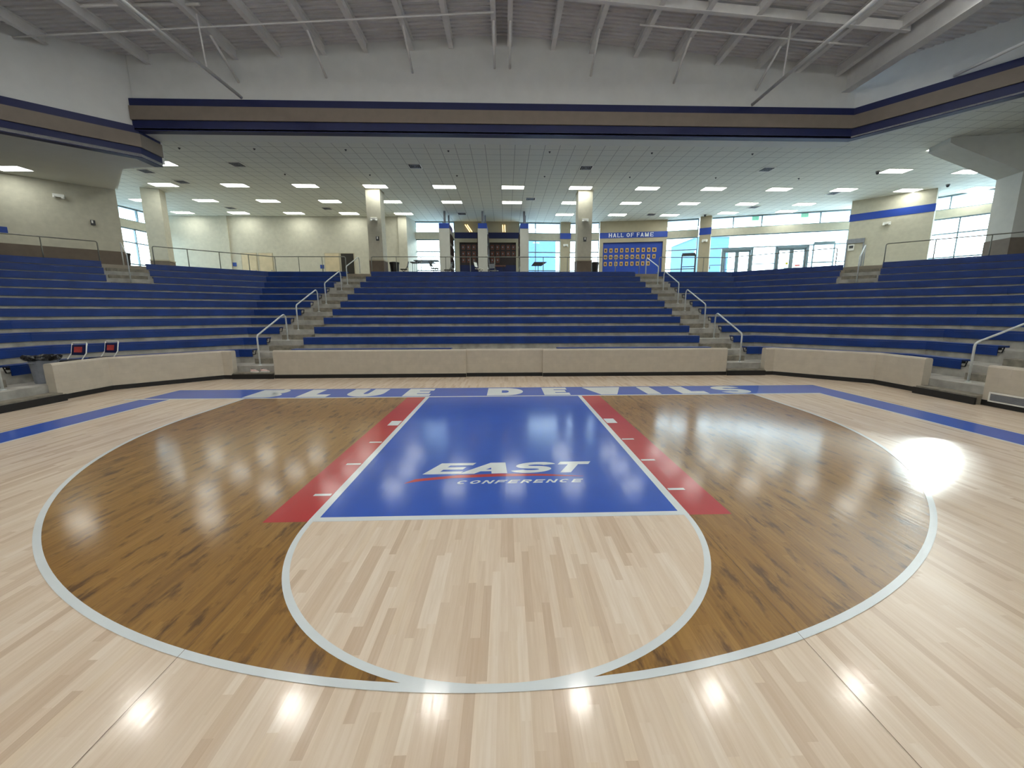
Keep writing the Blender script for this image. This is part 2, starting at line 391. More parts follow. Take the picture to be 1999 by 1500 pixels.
def arc_pts(cx, cy, r, a0, a1, n):
    return [(cx+r*math.cos(math.radians(a0+(a1-a0)*i/n)), cy+r*math.sin(math.radians(a0+(a1-a0)*i/n))) for i in range(n+1)]
def ring(mb, cx, cy, r1, r0, a0, a1, n, z):
    A = arc_pts(cx, cy, r1, a0, a1, n); B = arc_pts(cx, cy, r0, a0, a1, n)
    for i in range(n): mb.flat([A[i], A[i+1], B[i+1], B[i]], z)
BY, FT = -1.600, -5.791
z1, z2, z3, z4, z5 = 0.0008, 0.0016, 0.0024, 0.0032, 0.004
mb = MB(); mb.flat(arc_pts(0, BY, 5.99, 180, 360, 120), z1); mb.flat([(-5.99, BY), (5.99, BY), (5.99, 0.03), (-5.99, 0.03)], z1)
mb.build('stained_wood', M_STAIN, fl, recalc=False)
MB().flat([(-1.79, FT)]+arc_pts(0, FT, 1.80, 180, 360, 60)+[(1.79, FT)], z2).build('free_throw_circle_floor', M_MAPLE, fl, recalc=False)
MB().flat([(-1.79, FT), (1.79, FT), (1.79, 0.03), (-1.79, 0.03)], z2).build('lane_paint', M_CBLUE, fl, recalc=False)
for s in (-1, 1):
    a, b = sorted((s*1.80, s*2.25))
    MB().flat([(a, FT), (b, FT), (b, 0.03), (a, 0.03)], z2).build('lane_side_paint', M_CRED, fl, recalc=False)
mb = MB()
for s in (-1, 1):
    a, b = sorted((s*1.748, s*1.832)); mb.flat([(a, FT), (b, FT), (b, 0.0), (a, 0.0)], z3)
mb.flat([(-1.748, FT), (1.748, FT), (1.748, FT+0.078), (-1.748, FT+0.078)], z3)
for s in (-1, 1):
    for y0, y1 in ((7, 8), (11, 11.167), (14, 14.167), (17, 17.167)):
        a, b = sorted((s*1.85, s*2.035)); mb.flat([(a, -y1*0.3048), (b, -y1*0.3048), (b, -y0*0.3048), (a, -y0*0.3048)], z3)
mb.build('lane_line', M_CWHITE, fl, recalc=False)
mb = MB(); ring(mb, 0, FT, 1.829, 1.778, 180, 360, 72, z3+0.0002); mb.build('free_throw_circle_line', M_CWHITE, fl, recalc=False)
mb = MB(); ring(mb, 0, BY, 6.02, 5.968, 180, 360, 140, z4)
for s in (-1, 1):
    a, b = sorted((s*5.968, s*6.02)); mb.flat([(a, BY), (b, BY), (b, 0), (a, 0)], z4)
mb.build('three_point_line', M_CWHITE, fl, recalc=False)
# border band and its edge lines
mb = MB(); mb.flat([(-8.33, 0.05), (8.33, 0.05), (8.33, 1.16), (-8.33, 1.16)], z1)
for s in (-1, 1):
    a, b = sorted((s*7.66, s*8.33)); mb.flat([(a, -24), (b, -24), (b, 0.05), (a, 0.05)], z1)
mb.build('border_band', M_CBLUE, fl, recalc=False)
mb = MB(); mb.flat([(-8.7, -0.01), (7.67, -0.01), (7.67, 0.07), (-8.7, 0.07)], z3)
for s in (-1, 1):
    a, b = sorted((s*7.62, s*7.67)); mb.flat([(a, -24), (b, -24), (b, 0.0), (a, 0.0)], z2)
    a, b = sorted((s*8.33, s*8.345)); mb.flat([(a, -24), (b, -24), (b, 1.17), (a, 1.17)], z2)
mb.flat([(-8.34, 1.16), (8.34, 1.16), (8.34, 1.175), (-8.34, 1.175)], z2)
mb.build('boundary_line', M_CWHITE, fl, recalc=False)
mb = MB()
for s in (-1, 1):
    mb.flat([(s*1.838-0.0015, -14), (s*1.838+0.0015, -14), (s*1.838+0.0015, FT), (s*1.838-0.0015, FT)], z5)
mb.build('floor_seam', M_SEAM, fl, recalc=False)
def lettering(mb, spec, y0, h, z, sx, sy, shear=0.0):
    for c, x0, w, kx, ky in spec:
        for k, poly in enumerate(glyph(c, kx or sx, ky or sy)):
            mb.flat([(x0+gx*w+shear*gy*h, y0+gy*h) for gx, gy in poly], z+0.00015*min(k, 4))
mb = MB()
lettering(mb, [('B', -6.13, 0.76, None, None), ('L', -4.90, 0.70, 0.5, None), ('U', -3.82, 0.88, None, None), ('E', -2.42, 0.64, 0.46, 0.28), ('D', -0.41, 0.88, 0.4, 0.33),
               ('E', 0.97, 0.63, 0.46, 0.28), ('V', 2.03, 1.0, None, None), ('I', 3.47, 0.34, None, None), ('L', 4.33, 0.66, 0.52, None), ('S', 5.35, 0.8, 0.36, 0.26)],
          0.12, 0.95, z3, 0.43, 0.33)
mb.build('endline_lettering', M_CWHITE, fl, recalc=False)
mb = MB()
lettering(mb, [('E', -0.975, 0.45, 0.36, 0.22), ('A', -0.54, 0.60, 0.32, 0.16), ('S', 0.055, 0.50, 0.3, 0.24), ('T', 0.58, 0.40, 0.33, 0.26)], -4.68, 0.365, z3, 0.3, 0.22, 0.5)
mb.build('logo_lettering', M_CWHITE, fl, recalc=False)
mb = MB()
lettering(mb, [(c, -0.54+i*0.149, 0.112, 0.25, 0.22) for i, c in enumerate('CONFERENCE')], -4.98, 0.095, z3, 0.25, 0.22, 0.5)
mb.build('logo_small_lettering', M_CWHITE, fl, recalc=False)
sw_t = [(-1.13, -4.935), (-1.03, -4.82), (-0.54, -4.715), (-0.01, -4.69), (0.53, -4.72), (0.98, -4.80)]
sw_b = [(-1.13, -4.94), (-0.93, -4.875), (-0.60, -4.81), (-0.06, -4.775), (0.42, -4.775), (0.98, -4.805)]
mb = MB()
for i in range(5): mb.flat([sw_b[i], sw_b[i+1], sw_t[i+1], sw_t[i]], z3)
mb.build('logo_swoosh', M_CRED, fl, recalc=False)

# concrete stands
mb = MB()
for i in range(1, ROWS+1):
    off = 3.2 if i == 1 else NO(i)
    w = (NO(i+1)-off)+0.05
    path = bowl(off, 7.88 if i > 1 else 8.02)
    mb.sweep(path, [(0, TR(i)-0.36 if i > 1 else 0), (0, TR(i)), (w, TR(i)), (w, TR(i)-0.36 if i > 1 else 0)])
stands = struct(mb.build('floor_stands', M_CONC))
# aisle steps
def steps(name_pts, axis):
    mb = MB()
    return mb
for s in (-1, 1):
    mb = MB()
    a, b = sorted((s*6.95, s*8.12))
    mb.box(a, b, 2.93, 3.30, 0.15, 0.185); mb.box(a, b, 2.95, 3.30, 0.0, 0.15)
    for i in range(1, ROWS+1):
        a, b = sorted((s*6.93, s*7.95)); y = NO(i+1)
        mb.box(a, b, y-0.31, y+0.01, TR(i), TR(i)+0.163)
    struct(mb.build('floor_aisle_steps', M_CONCS), 'concrete aisle steps between the centre stand and the %s stand' % ('left' if s < 0 else 'right'))
    mb = MB()
    mb.box(*sorted((s*9.98, s*10.35)), -1.30, 0.02, 0.15, 0.185) if False else None
    a, b = sorted((s*9.98, s*10.4)); mb.box(a, b, -1.30, -0.02, 0.0, 0.185)
    for i in range(1, ROWS+1):
        x = 10.1+NO(i+1)-3.0; a, b = sorted((s*(x-0.31), s*(x+0.01)))
        mb.box(a, b, -1.25, -0.25, TR(i), TR(i)+0.163)
    struct(mb.build('floor_aisle_steps', M_CONCS), 'concrete side aisle steps at the far %s' % ('left' if s < 0 else 'right'))
    # short upper aisle in the angled part of the stand
    mb = MB(); r2_ = math.sqrt(2)
    for i in range(9, ROWS+1):
        D = 7.88+NO(i+1)-3.0; u = 5.0
        c = (s*(D+u)/r2_, (D-u)/r2_)
        c = (s*(D-0.15+u)/r2_, (D-0.15-u)/r2_)
        mb.rbox((c[0], c[1], TR(i)+0.08), (1.15, 0.33, 0.163), rz=-s*math.pi/4)
    struct(mb.build('floor_aisle_steps', M_CONCS), 'short flight of concrete steps cut into the upper %s stand' % ('left' if s < 0 else 'right'))

# courtside parapet walls with black base
PW = [(0, 0.02), (0, 0.80), (0.02, 0.835), (0.06, 0.845), (0.14, 0.845), (0.18, 0.835), (0.20, 0.80), (0.20, 0.02)]
PB = [(-0.012, 0.0), (-0.012, 0.115), (0.0, 0.115), (0.0, 0.0)]
SW = 11.42
para = [('wall_courtside_centre_left', [(-6.93, 3.0), (-1.17, 3.0)]), ('wall_courtside_centre', [(-1.17, 3.09), (1.18, 3.09)]), ('wall_courtside_centre_right', [(1.18, 3.0), (6.93, 3.0)]),
        ('wall_courtside_left', [(-10.12, 0.0), (-10.12, SW-10.12), (-(SW-3.0), 3.0), (-8.14, 3.0)]), ('wall_courtside_right', [(8.14, 3.0), (SW-3.0, 3.0), (10.12, SW-10.12), (10.12, 0.0)]),
        ('wall_courtside_near_left', [(-10.12, -13.0), (-10.12, -1.30)]), ('wall_courtside_near_right', [(10.12, -1.30), (10.12, -13.0)])]
for nm, path in para:
    w = struct(MB().sweep(path, PW).build(nm, M_PARA, smooth=False))
    MB().sweep(path, PB).build('base_strip', M_BLACK, w)
for s in (-1, 1):
    a, b = sorted((s*6.93, s*8.14)); struct(MB().box(a, b, 2.915, 2.95, 0, 0.15).build('baseboard_aisle', M_BLACK))
    a, b = sorted((s*9.94, s*9.98)); struct(MB().box(a, b, -1.32, 0.02, 0, 0.15).build('baseboard_side_aisle', M_BLACK))

# ------------------------------------------------------------------ benches
def bench_path(i, part):
    o = YF(i); s = (7.88+o-3.0)*math.sqrt(2); X = 10.1+o-3.0; q = math.sqrt(2)
    L = [(-X, 0.12), (-X, s-X), (-(s-o), o), (-8.17, o)]
    if part == 'centre': return [(-6.92, o), (6.93, o)]
    if part == 'left': return L
    def at(u): return ((u*q-s)/2, (u*q+s)/2)
    if part == 'left_outer': return [(-X, 0.12), (-X, s-X), at(-5.68)]
    if part == 'left_inner': return [at(-4.32), (-(s-o), o), (-8.17, o)]
    mir = lambda P: [(-x, y) for x, y in P][::-1]
    return mir(bench_path(i, part.replace('right', 'left')))
SIDE = {'left': 'left stand', 'right': 'right stand', 'centre': 'centre stand'}
def make_bench(i, path, label, group, ends=(True, True)):
    zt = ZT(i); x0, y0 = path[0]
    root = thing('bleacher_bench', label, 'bench', (x0, y0, TR(i)), group)
    MB().sweep(path, [(0, zt-0.045), (0, zt-0.008), (0.008, zt), (0.30, zt), (0.30, zt-0.045)]).build('seat_board', M_BBLUE, root)
    MB().sweep(path, [(0.0, zt-0.237), (0.0, zt-0.047), (0.02, zt-0.047), (0.02, zt-0.237)]).build('front_panel', M_BBLUE, root)
    # legs standing on the tread, one bracket every 2.2 m or so
    for k in range(len(path)-1):
        a = Vector(path[k]); b = Vector(path[k+1]); Ls = (b-a).length; t = (b-a)/Ls; nn = Vector((-t.y, t.x)); cnt = max(1, int(Ls/2.3))
        for j in range(cnt+1):
            if j == cnt and k < len(path)-2: continue
            d = min(max(0.12 if k == 0 else 0.0, Ls*j/cnt), Ls-(0.12 if k == len(path)-2 else 0.0))
            p = a+t*d
            rz = math.atan2(t.y, t.x)
            q = MB(); c = p+nn*0.19
            q.rbox((c.x, c.y, (TR(i+1)+zt-0.045)/2), (0.04, 0.10, zt-0.046-TR(i+1)), rz)
            c = p+nn*0.16; q.rbox((c.x, c.y, zt-0.055), (0.04, 0.24, 0.018), rz)
            c = p+nn*0.19; q.rbox((c.x, c.y, TR(i+1)+0.006), (0.06, 0.16, 0.012), rz)
            q.build('leg', M_BLKMET, root)
    for e, (idx, sg) in enumerate(((0, 1), (-1, -1))):
        if not ends[e]: continue
        a = Vector(path[idx]); b = Vector(path[idx+sg]); t = (a-b).normalized(); sgn = sg
        nn = Vector((-t.y, t.x)) if sg == -1 else Vector((t.y, -t.x))
        q = MB(); n0 = nn*0.02
        P = lambda d, z: (a.x+t.x*d+n0.x, a.y+t.y*d+n0.y, z)
        q.tube([P(0.0, zt-0.02), P(0.125, zt-0.02), P(0.085, zt-0.16), P(0.0, zt-0.16)], 0.011, 6)
        q.tube([P(0.085, zt-0.16), P(0.125, zt-0.02)], 0.013, 6)
        q.build('end_bracket', M_BLKMET, root)
    return root
for part in ('centre', 'left', 'right'):
    for i in range(1, ROWS+1):
        where = ('bottom row' if i == 1 else 'top row' if i == ROWS else '%s row up from the court' % ORD[i-1])
        if part == 'centre':
            if i == 1:
                make_bench(1, [(-6.92, YF(1)), (-1.75, YF(1))], 'blue bottom bench behind the left half of the centre parapet wall', 'blue benches of the centre stand', (False, False))
                make_bench(1, [(1.75, YF(1)), (6.93, YF(1))], 'blue bottom bench behind the right half of the centre parapet wall', 'blue benches of the centre stand', (False, False))
            else:
                make_bench(i, bench_path(i, part), 'straight blue bench, centre stand, %s' % where, 'blue benches of the centre stand', (False, False))
        elif i <= 8:
            ends = (True, True) 
            make_bench(i, bench_path(i, part), 'angled blue bench, %s, %s' % (SIDE[part], where), 'blue benches of the %s' % SIDE[part], ends)
        else:
            for sub, nm in (('_outer', 'outside'), ('_inner', 'inside')):
                make_bench(i, bench_path(i, part+sub), 'blue bench, %s, %s the step gap, %s' % (SIDE[part], nm, where), 'blue benches of the %s' % SIDE[part], (False, False))

# ------------------------------------------------------------------ handrails in the aisles
def fillet(pts, r, n=5):
    P = [Vector(p) for p in pts]; out = [P[0]]
    for i in range(1, len(P)-1):
        a = (P[i-1]-P[i]); b = (P[i+1]-P[i]); d = min(r, a.length/2, b.length/2); a.normalize(); b.normalize()
        p0 = P[i]+a*d; p1 = P[i]+b*d
        for k in range(n+1):
            t = k/n; out.append(p0*(1-t)**2+P[i]*2*t*(1-t)+p1*t*t)
    out.append(P[-1]); return out
for s in (-1, 1):
    side = 'left' if s < 0 else 'right'
    for k, (y0, y1) in enumerate(((3.37, 5.03), (5.92, 7.62), (8.47, 10.15), (11.03, 12.78))):
        def ground(y):
            z = 0.36 if y > 3.2 else 0.18
            for i in range(1, ROWS+1):
                if y >= NO(i+1)-0.31: z = TR(i)+0.163
                if y >= NO(i+1): z = TR(i+1)
            return z
        za, zb = ground(y0), ground(y1)
        ztop0 = 1.27+0.96*k; ztop1 = ztop0+0.64
        x = s*7.55
        root = thing('aisle_handrail', 'pale tubular handrail in the %s aisle, %s' % (side, ['lowest, nearest the court', 'second up from the court', 'third up from the court', 'highest, below the concourse'][k]), 'handrail', (x, y0, za), 'aisle handrails')
        MB().tube(fillet([(x, y0, za), (x, y0, ztop0), (x, y1-0.02, ztop1), (x, y1+0.10, ztop1-0.1), (x, y1+0.10, zb if y1+0.1 < NO(12) else zb)], 0.09), 0.024, 10).build('rail', M_RAIL, root, smooth=True)
        for yy, zz in ((y0, za), (y1+0.10, zb)):
            MB().lathe([(0.055, 0), (0.055, 0.012), (0.03, 0.02)], (x, yy, zz), 16).build('base_flange', M_RAIL, root)
    # side aisle
    x0, x1 = 10.55, 12.3
    root = thing('aisle_handrail', 'pale tubular handrail in the %s side aisle, cut by the picture edge' % side, 'handrail', (s*x0, -0.62, 0.36), 'aisle handrails')
    MB().tube(fillet([(s*x0, -0.62, 0.36), (s*x0, -0.62, 1.25), (s*x1, -0.62, 1.95), (s*(x1+0.1), -0.62, 1.85), (s*(x1+0.1), -0.62, TR(3))], 0.09), 0.024, 10).build('rail', M_RAIL, root, smooth=True)
    MB().lathe([(0.055, 0), (0.055, 0.012), (0.03, 0.02)], (s*x0, -0.62, 0.36), 16).build('base_flange', M_RAIL, root)
    # rail in the short upper aisle
    q = math.sqrt(2); D0 = 7.88+NO(10)-3; D1 = 7.88+NO(12)-3+0.1; u = 5.0
    P = lambda D, z: (s*(D+u)/q, (D-u)/q, z)
    root = thing('aisle_handrail', 'grey handrail in the short upper flight of the %s stand' % side, 'handrail', P(D0, TR(10)), 'aisle handrails')
    MB().tube(fillet([P(D0, TR(9)+0.163), P(D0, TR(10)+0.9), P(D1, ZC+0.92), P(D1+0.08, ZC+0.8), P(D1+0.08, ZC)], 0.08), 0.022, 8).build('rail', M_RAIL, root, smooth=True)

# concourse guard rails
def guard(label, path, zt, nposts, loops=(True, True), mt=None):
    mt = mt or M_RAILD
    root = thing('guard_rail', label, 'railing', (path[0][0], path[0][1], ZC), 'concourse guard rails')
    P = [Vector((x, y, zt)) for x, y in path]
    pts = list(P)
    if loops[0]: pts = [Vector((P[0].x, P[0].y, ZC))]+pts
    if loops[1]: pts = pts+[Vector((P[-1].x, P[-1].y, ZC))]
    MB().tube(fillet(pts, 0.08), 0.021, 8).build('top_rail', mt, root, smooth=True)
    L = [0]
    for a, b in zip(P, P[1:]): L.append(L[-1]+(b-a).length)
    for k in range(nposts):
        d = L[-1]*k/(nposts-1)
        if (k == 0 and loops[0]) or (k == nposts-1 and loops[1]): continue
        for j in range(len(P)-1):
            if d <= L[j+1]+1e-6:
                p = P[j].lerp(P[j+1], (d-L[j])/(L[j+1]-L[j])); break
        MB().tube([(p.x, p.y, ZC), (p.x, p.y, zt)], 0.019, 8).build('post', mt, root, smooth=True)
    return root
guard('long guard rail behind the centre stand', [(-7.0, 13.14), (7.27, 13.14)], 4.86, 12)
gs = 25.25
guard('guard rail behind the inner left stand, with a bend', [(-15.45, gs-15.45), (-(gs-13.14), 13.14), (-8.35, 13.14)], 4.86, 8)
guard('guard rail behind the inner right stand, with a bend', [(8.35, 13.14), (gs-13.14, 13.14), (15.45, gs-15.45)], 4.86, 8)
guard('guard rail behind the outer left stand', [(-19.9, gs-19.9), (-16.65, gs-16.65)], 4.86, 4)
guard('guard rail behind the outer right stand', [(16.65, gs-16.65), (19.9, gs-19.9)], 4.86, 4)

# ------------------------------------------------------------------ concourse floor, walls, facade
FAC = [(-24.3, 15.8), (-23.8, 21.1)]
cf = [(-27, -13)]
inner = bowl(NO(12), 7.88)
poly = [(-27, -13)]+inner+[(27, -13), (29.5, 9.5), (24.9, 17.0), (18.5, 21.0), (12, 22.2), (5, 23.0), (-9, 23.0), (-24, 21.6), (-27, 15)]
struct(MB().prism(poly, ZC-0.3, ZC).build('floor_concourse', mat('concourse_floor', srgb(150, 140, 122), rough=0.35, scale=2, amt=0.05)))

# ceilings
struct(MB().add([(x, y, ZCEIL) for x, y in [(-13.5, 8.4), (13.5, 8.4), (14.3, 7.4), (17.3, 3.4), (19.5, -0.45), (19.5, -13), (29.8, -13), (29.8, 9.5), (25.8, 17.6), (19.5, 22.6), (12, 24.5), (5, 25.0), (-9, 25.0), (-26, 23.6), (-27, 10.5), (-15.5, 8.7)]], [tuple(range(16))]).build('ceiling', M_TILE, recalc=False))
struct(MB().prism([(-13.5, 7.4), (13.5, 7.4), (13.5, 8.4), (-13.5, 8.4)], ZCEIL-0.002, ZCEIL+0.05).build('ceiling_border', M_GYP))
struct(MB().prism([(13.5, 7.4), (16.1, 4.0), (19.5, -0.45), (19.5, -13), (19.9, -13), (19.9, -0.3), (17.3, 3.4), (14.3, 7.4), (13.5, 8.4)], ZCEIL-0.002, ZCEIL+0.05).build('ceiling_border', M_GYP))
ZL = 7.7                             # the left side has a lower ceiling
struct(MB().prism([(-19.3, -13), (-19.3, 2.38), (-13.45, 7.48), (-13.5, 8.5), (-15.45, 8.83), (-18.33, 11.76), (-18.6, 12.0), (-27.2, 3.8), (-27.2, -13)], ZL, ZL+0.1).build('ceiling_left', M_GYP))
struct(MB().sweep([(-13.5, 8.5), (-15.45, 8.83), (-18.5, 11.95)], [(0, ZL+0.1), (0, ZCEIL-0.003), (-0.1, ZCEIL-0.003), (-0.1, ZL+0.1)]).build('wall_left_bulkhead', M_GYP))

# fascia bands
def fascia(name, path, dz=0.0):
    a = struct(MB().sweep(path, [(0, ZCEIL-0.03+dz), (0, 8.92+dz), (0.3, 8.92+dz), (0.3, ZCEIL-0.03+dz)]).build(name, M_NAVY))
    MB().sweep(path, [(-0.07, 8.92+dz), (-0.07, 9.38+dz), (0.3, 9.38+dz), (0.3, 8.92+dz)]).build('middle_band', M_BEIGE, a)
    MB().sweep(path, [(-0.02, 9.38+dz), (-0.02, 9.64+dz), (0.3, 9.64+dz), (0.3, 9.38+dz)]).build('upper_band', M_NAVY, a)
fascia('trim_1', [(-13.55, 7.4), (13.5, 7.4), (16.1, 4.0), (19.5, -0.45), (19.5, -13)])
LF = [(-19.3, -13), (-19.3, 2.38), (-13.45, 7.48), (-13.5, 8.5)]
fascia('trim_2', LF, -0.9)

# upper walls
struct(MB().sweep([(-13.5, 7.5), (13.55, 7.5), (16.2, 4.05), (19.6, -0.4), (19.6, -13)], [(0, 9.6), (0, 12.2), (0.2, 12.2), (0.2, 9.6)]).build('wall_back_upper', M_UPW))
struct(MB().sweep([(-19.4, -13), (-19.4, 2.45), (-13.5, 7.6)], [(0, 8.7), (0, 12.2), (0.2, 12.2), (0.2, 8.7)]).build('wall_left_upper', M_UPW))
struct(MB().box(-13.45, -13.25, 7.72, 10.0, 8.75, 12.2).build('wall_left_return', M_UPW))
# far side of the hall behind the camera
struct(MB().box(-27, 27, -27.3, -27, 0, 12.2).build('wall_front', M_UPW))
struct(MB().box(-27.3, -27, -27, -13, 0, 12.2).build('wall_left_near', M_UPW))
struct(MB().box(27, 27.3, -27, -13, 0, 12.2).build('wall_right_near', M_UPW))
struct(MB().box(-27, -10.1, -13.3, -13, 0, 12.2).build('wall_left_stub', M_UPW))
struct(MB().box(10.1, 27, -13.3, -13, 0, 12.2).build('wall_right_stub', M_UPW))
struct(MB().box(-27.3, -27, -13, 15.5, ZC-0.3, ZCEIL).build('wall_left_outer', M_WALL))
struct(MB().box(29.5, 29.8, -13, 9.5, ZC-0.3, ZCEIL).build('wall_right_outer', M_WALL))

# roof deck: corrugated, falling to both sides of a ridge
def deck_z(x): return 11.95-0.064*abs(x)
mb = MB(); per = 0.19; y = -27.0; prof = []
while y < 12.0:
    prof += [(y, 0), (y+per*0.55, 0), (y+per*0.68, 0.045), (y+per*0.9, 0.045)]; y += per
xs = [-23.2, 0, 13.4]
vs = [(x, yy, deck_z(x)+dz) for yy, dz in prof for x in xs]; fs = []
for j in range(len(prof)-1):
    for i in range(len(xs)-1): fs.append((j*3+i, j*3+i+1, (j+1)*3+i+1, (j+1)*3+i))
mb.add(vs, fs); struct(mb.build('ceiling_roof_deck', M_DECK, recalc=False))
mb = MB(); prof = [p for p in prof if p[0] < 8.0]; xs = [13.4, 19.9]
vs = [(x, yy, 10.95-0.03*(x-13.4)+dz) for yy, dz in prof for x in xs]
mb.add(vs, [(j*2, j*2+1, j*2+3, j*2+2) for j in range(len(prof)-1)]); struct(mb.build('ceiling_side_deck', M_DECK, recalc=False))

def ibeam(mb, x, y0, y1, zt, h=0.34, w=0.17):
    mb.box(x-w/2, x+w/2, y0, y1, zt-0.02, zt); mb.box(x-w/2, x+w/2, y0, y1, zt-h, zt-h+0.02); mb.box(x-0.012, x+0.012, y0, y1, zt-h+0.02, zt-0.02)
JX = sorted([0.28, -0.28]+[s*v for s in (-1, 1) for v in (1.87, 3.3, 4.95, 6.45, 8.05, 9.62, 11.2)]+[12.72, -12.74, -14.95, -16.9, -19.0])
for k, x in enumerate(JX):
    yend = 7.5 if x > -13.3 else 7.5-(-x-13.45)*0.872
    q = MB(); ibeam(q, x, -26.9, yend, deck_z(x)-0.002)
    side = 'nearest the ridge' if abs(x) < 0.5 else '%s from the ridge' % ORD[min(11, round(abs(x)/1.6))]
    tag(q.build('roof_joist', M_STEELP), 'painted steel roof joist %s of centre, %s' % ('left' if x < 0 else 'right', side), 'joist', 'roof joists')
# deep girder on the right and cross beams
q = MB(); ibeam(q, 13.15, -26.9, 7.5, 11.08, 0.85, 0.32); tag(q.build('roof_girder', M_STEELP), 'deep painted girder along the right edge of the high roof', 'girder')
q = MB(); q.sweep([(0.45, 4.95), (13.0, 4.95)], [(-0.07, 0), (-0.07, 0.26), (0.07, 0.26), (0.07, 0)])
q.v = [(x, y, z+deck_z(x)-0.36) for x, y, z in q.v]
tag(q.build('roof_cross_beam', M_STEELP), 'painted cross beam under the joists at upper right', 'beam')
q = MB(); q.tube([(-16.5, 5.15, 11.0), (-9.2, 5.15, 11.25)], 0.05, 6); tag(q.build('roof_cross_beam', M_STEELP), 'thin painted cross member under the joists at upper left', 'beam')
for nm, xa, xb in (('left', -15.5, -0.25), ('right', 4.55, 12.4)):
    q = MB(); q.tube([(x, 5.75, deck_z(x)-0.36) for x in [xa+(xb-xa)*k/8 for k in range(9)]], 0.028, 8)
    tag(q.build('bracing_rod', M_STEELP, smooth=True), 'thin painted bridging pipe under the %s joists' % nm, 'pipe', 'bridging pipes')
for k, x in enumerate((-9.62, -6.45, -3.3, -0.28, 0.28, 3.3, 6.45, 9.62)):
    q = MB(); q.tube([(x, 6.15, deck_z(x)-0.33), (x, 7.48, deck_z(x)-0.33-0.75)], 0.04, 8)
    tag(q.build('joist_brace', M_STEELP, smooth=True), 'slanting painted brace from joist to upper wall, %s from the left' % ORD[k], 'brace', 'joist braces')
for x in (-9.5, 9.45):
    nm = 'left' if x < 0 else 'right'
    r = thing('truss_chord', 'long painted pipe running back to the fascia at upper %s' % nm, 'pipe', (x, 7.35, 9.68), 'truss chords')
    MB().tube([(x, 7.33, 9.69), (x, -26, 9.69)], 0.055, 10).build('chord', M_STEELP, r, smooth=True)
    for yy in (5.6, 1.6, -2.4, -6.4):
        MB().tube([(x, yy, 9.69), (x*0.985, yy-0.4 if yy > 5 else yy, deck_z(x)-0.33)], 0.025, 6).build('hanger', M_STEELP, r, smooth=True)
q = MB(); q.tube([(15.1, 5.3, 9.72), (15.4, 3.2, 9.72), (17.2, -12.8, 9.72)], 0.05, 8); tag(q.build('truss_chord', M_STEELP, smooth=True), 'painted pipe above the angled right fascia', 'pipe')

# ------------------------------------------------------------------ glazing
WN = [0]
def glazing(a, b, mull, z_levels=(8.55, 7.82), lower=(7.30, 6.45, 5.10, ZC), mull_low=None, head=True):
    WN[0] += 1
    a = Vector(a); b = Vector(b); L = (b-a).length; t = (b-a)/L; rz = math.atan2(t.y, t.x)
    fr = MB(); pn = MB(); hd = MB()
    P = lambda d: a+t*d
    def hbar(z, h=0.07, d=0.12): c = P(L/2); fr.rbox((c.x, c.y, z), (L, d, h), rz)
    def vbar(d, z0, z1, w=0.06): c = P(d); fr.rbox((c.x, c.y, (z0+z1)/2), (w, 0.12, z1-z0), rz)
    for z in z_levels: hbar(z)
    for z in lower: hbar(z)
    for m_ in [0.03]+mull+[L-0.03]: vbar(m_, z_levels[1], z_levels[0])
    for m_ in [0.03]+(mull_low if mull_low is not None else mull)+[L-0.03]: vbar(m_, ZC, lower[0])
    c = P(L/2)
    w = struct(fr.build('window_%d' % WN[0], M_ALU))
    MB().rbox((c.x, c.y, (z_levels[0]+z_levels[1])/2), (L-0.02, 0.012, z_levels[0]-z_levels[1]), rz).build('pane', M_GLASS, w)
    MB().rbox((c.x, c.y, (lower[0]+ZC)/2), (L-0.02, 0.012, lower[0]-ZC), rz).build('pane', M_GLASS, w)
    if head: MB().rbox((c.x, c.y, (z_levels[1]+lower[0])/2), (L, 0.35, z_levels[1]-lower[0]-0.06), rz).build('header_beam', M_WALL, w)
    return w
glazing((-7.1, 22.62), (-3.70, 22.62), [2.55])
glazing((1.08, 22.75), (4.25, 22.9), [1.25])
glazing((4.95, 22.9), (7.14, 22.6), [1.2])
glazing((11.93, 21.9), (14.05, 21.2), [])
glazing((14.4, 21.1), (22.9, 18.3), [1.9, 3.7, 7.2], mull_low=[], lower=(7.30, 6.45))
glazing((24.4, 17.0), (28.9, 11.0), [2.6], mull_low=[3.1])
glazing((-24.3, 15.6), (-23.8, 21.0), [2.0, 3.9], mull_low=[1.9, 3.6])

# double doors in the entry glass
def entry_doors(d0, d1, n):
    a = Vector((14.4, 21.1)); b = Vector((22.9, 18.3)); t = (b-a).normalized(); rz = math.atan2(t.y, t.x); nn = Vector((t.y, -t.x))
    o = a+nn*0.08
    P = lambda d: o+t*d
    q = MB(); w = d1-d0
    for d in (d0, d1): c = P(d); q.rbox((c.x, c.y, (ZC+6.4)/2), (0.13, 0.14, 6.4-ZC), rz)
    c = P((d0+d1)/2); q.rbox((c.x, c.y, 6.33), (w, 0.14, 0.14), rz)
    f = struct(q.build('door_%d' % n, M_ALU))
    for k in range(2):
        x0 = d0+0.08+k*(w-0.16)/2; x1 = x0+(w-0.16)/2
        q = MB()
        for d in (x0+0.06, x1-0.06): c = P(d); q.rbox((c.x, c.y, (ZC+6.25)/2), (0.12, 0.06, 6.25-ZC), rz)
        for z in (6.2, ZC+0.12): c = P((x0+x1)/2); q.rbox((c.x, c.y, z), (x1-x0, 0.06, 0.14), rz)
        leaf = q.build('door_leaf', M_ALU, f)
        c = P((x0+x1)/2)+nn*0.06; MB().rbox((c.x, c.y, 4.95), (x1-x0-0.25, 0.04, 0.05), rz).build('push_bar', M_ALU, leaf)
entry_doors(1.35, 3.25, 1); entry_doors(4.75, 6.65, 2)
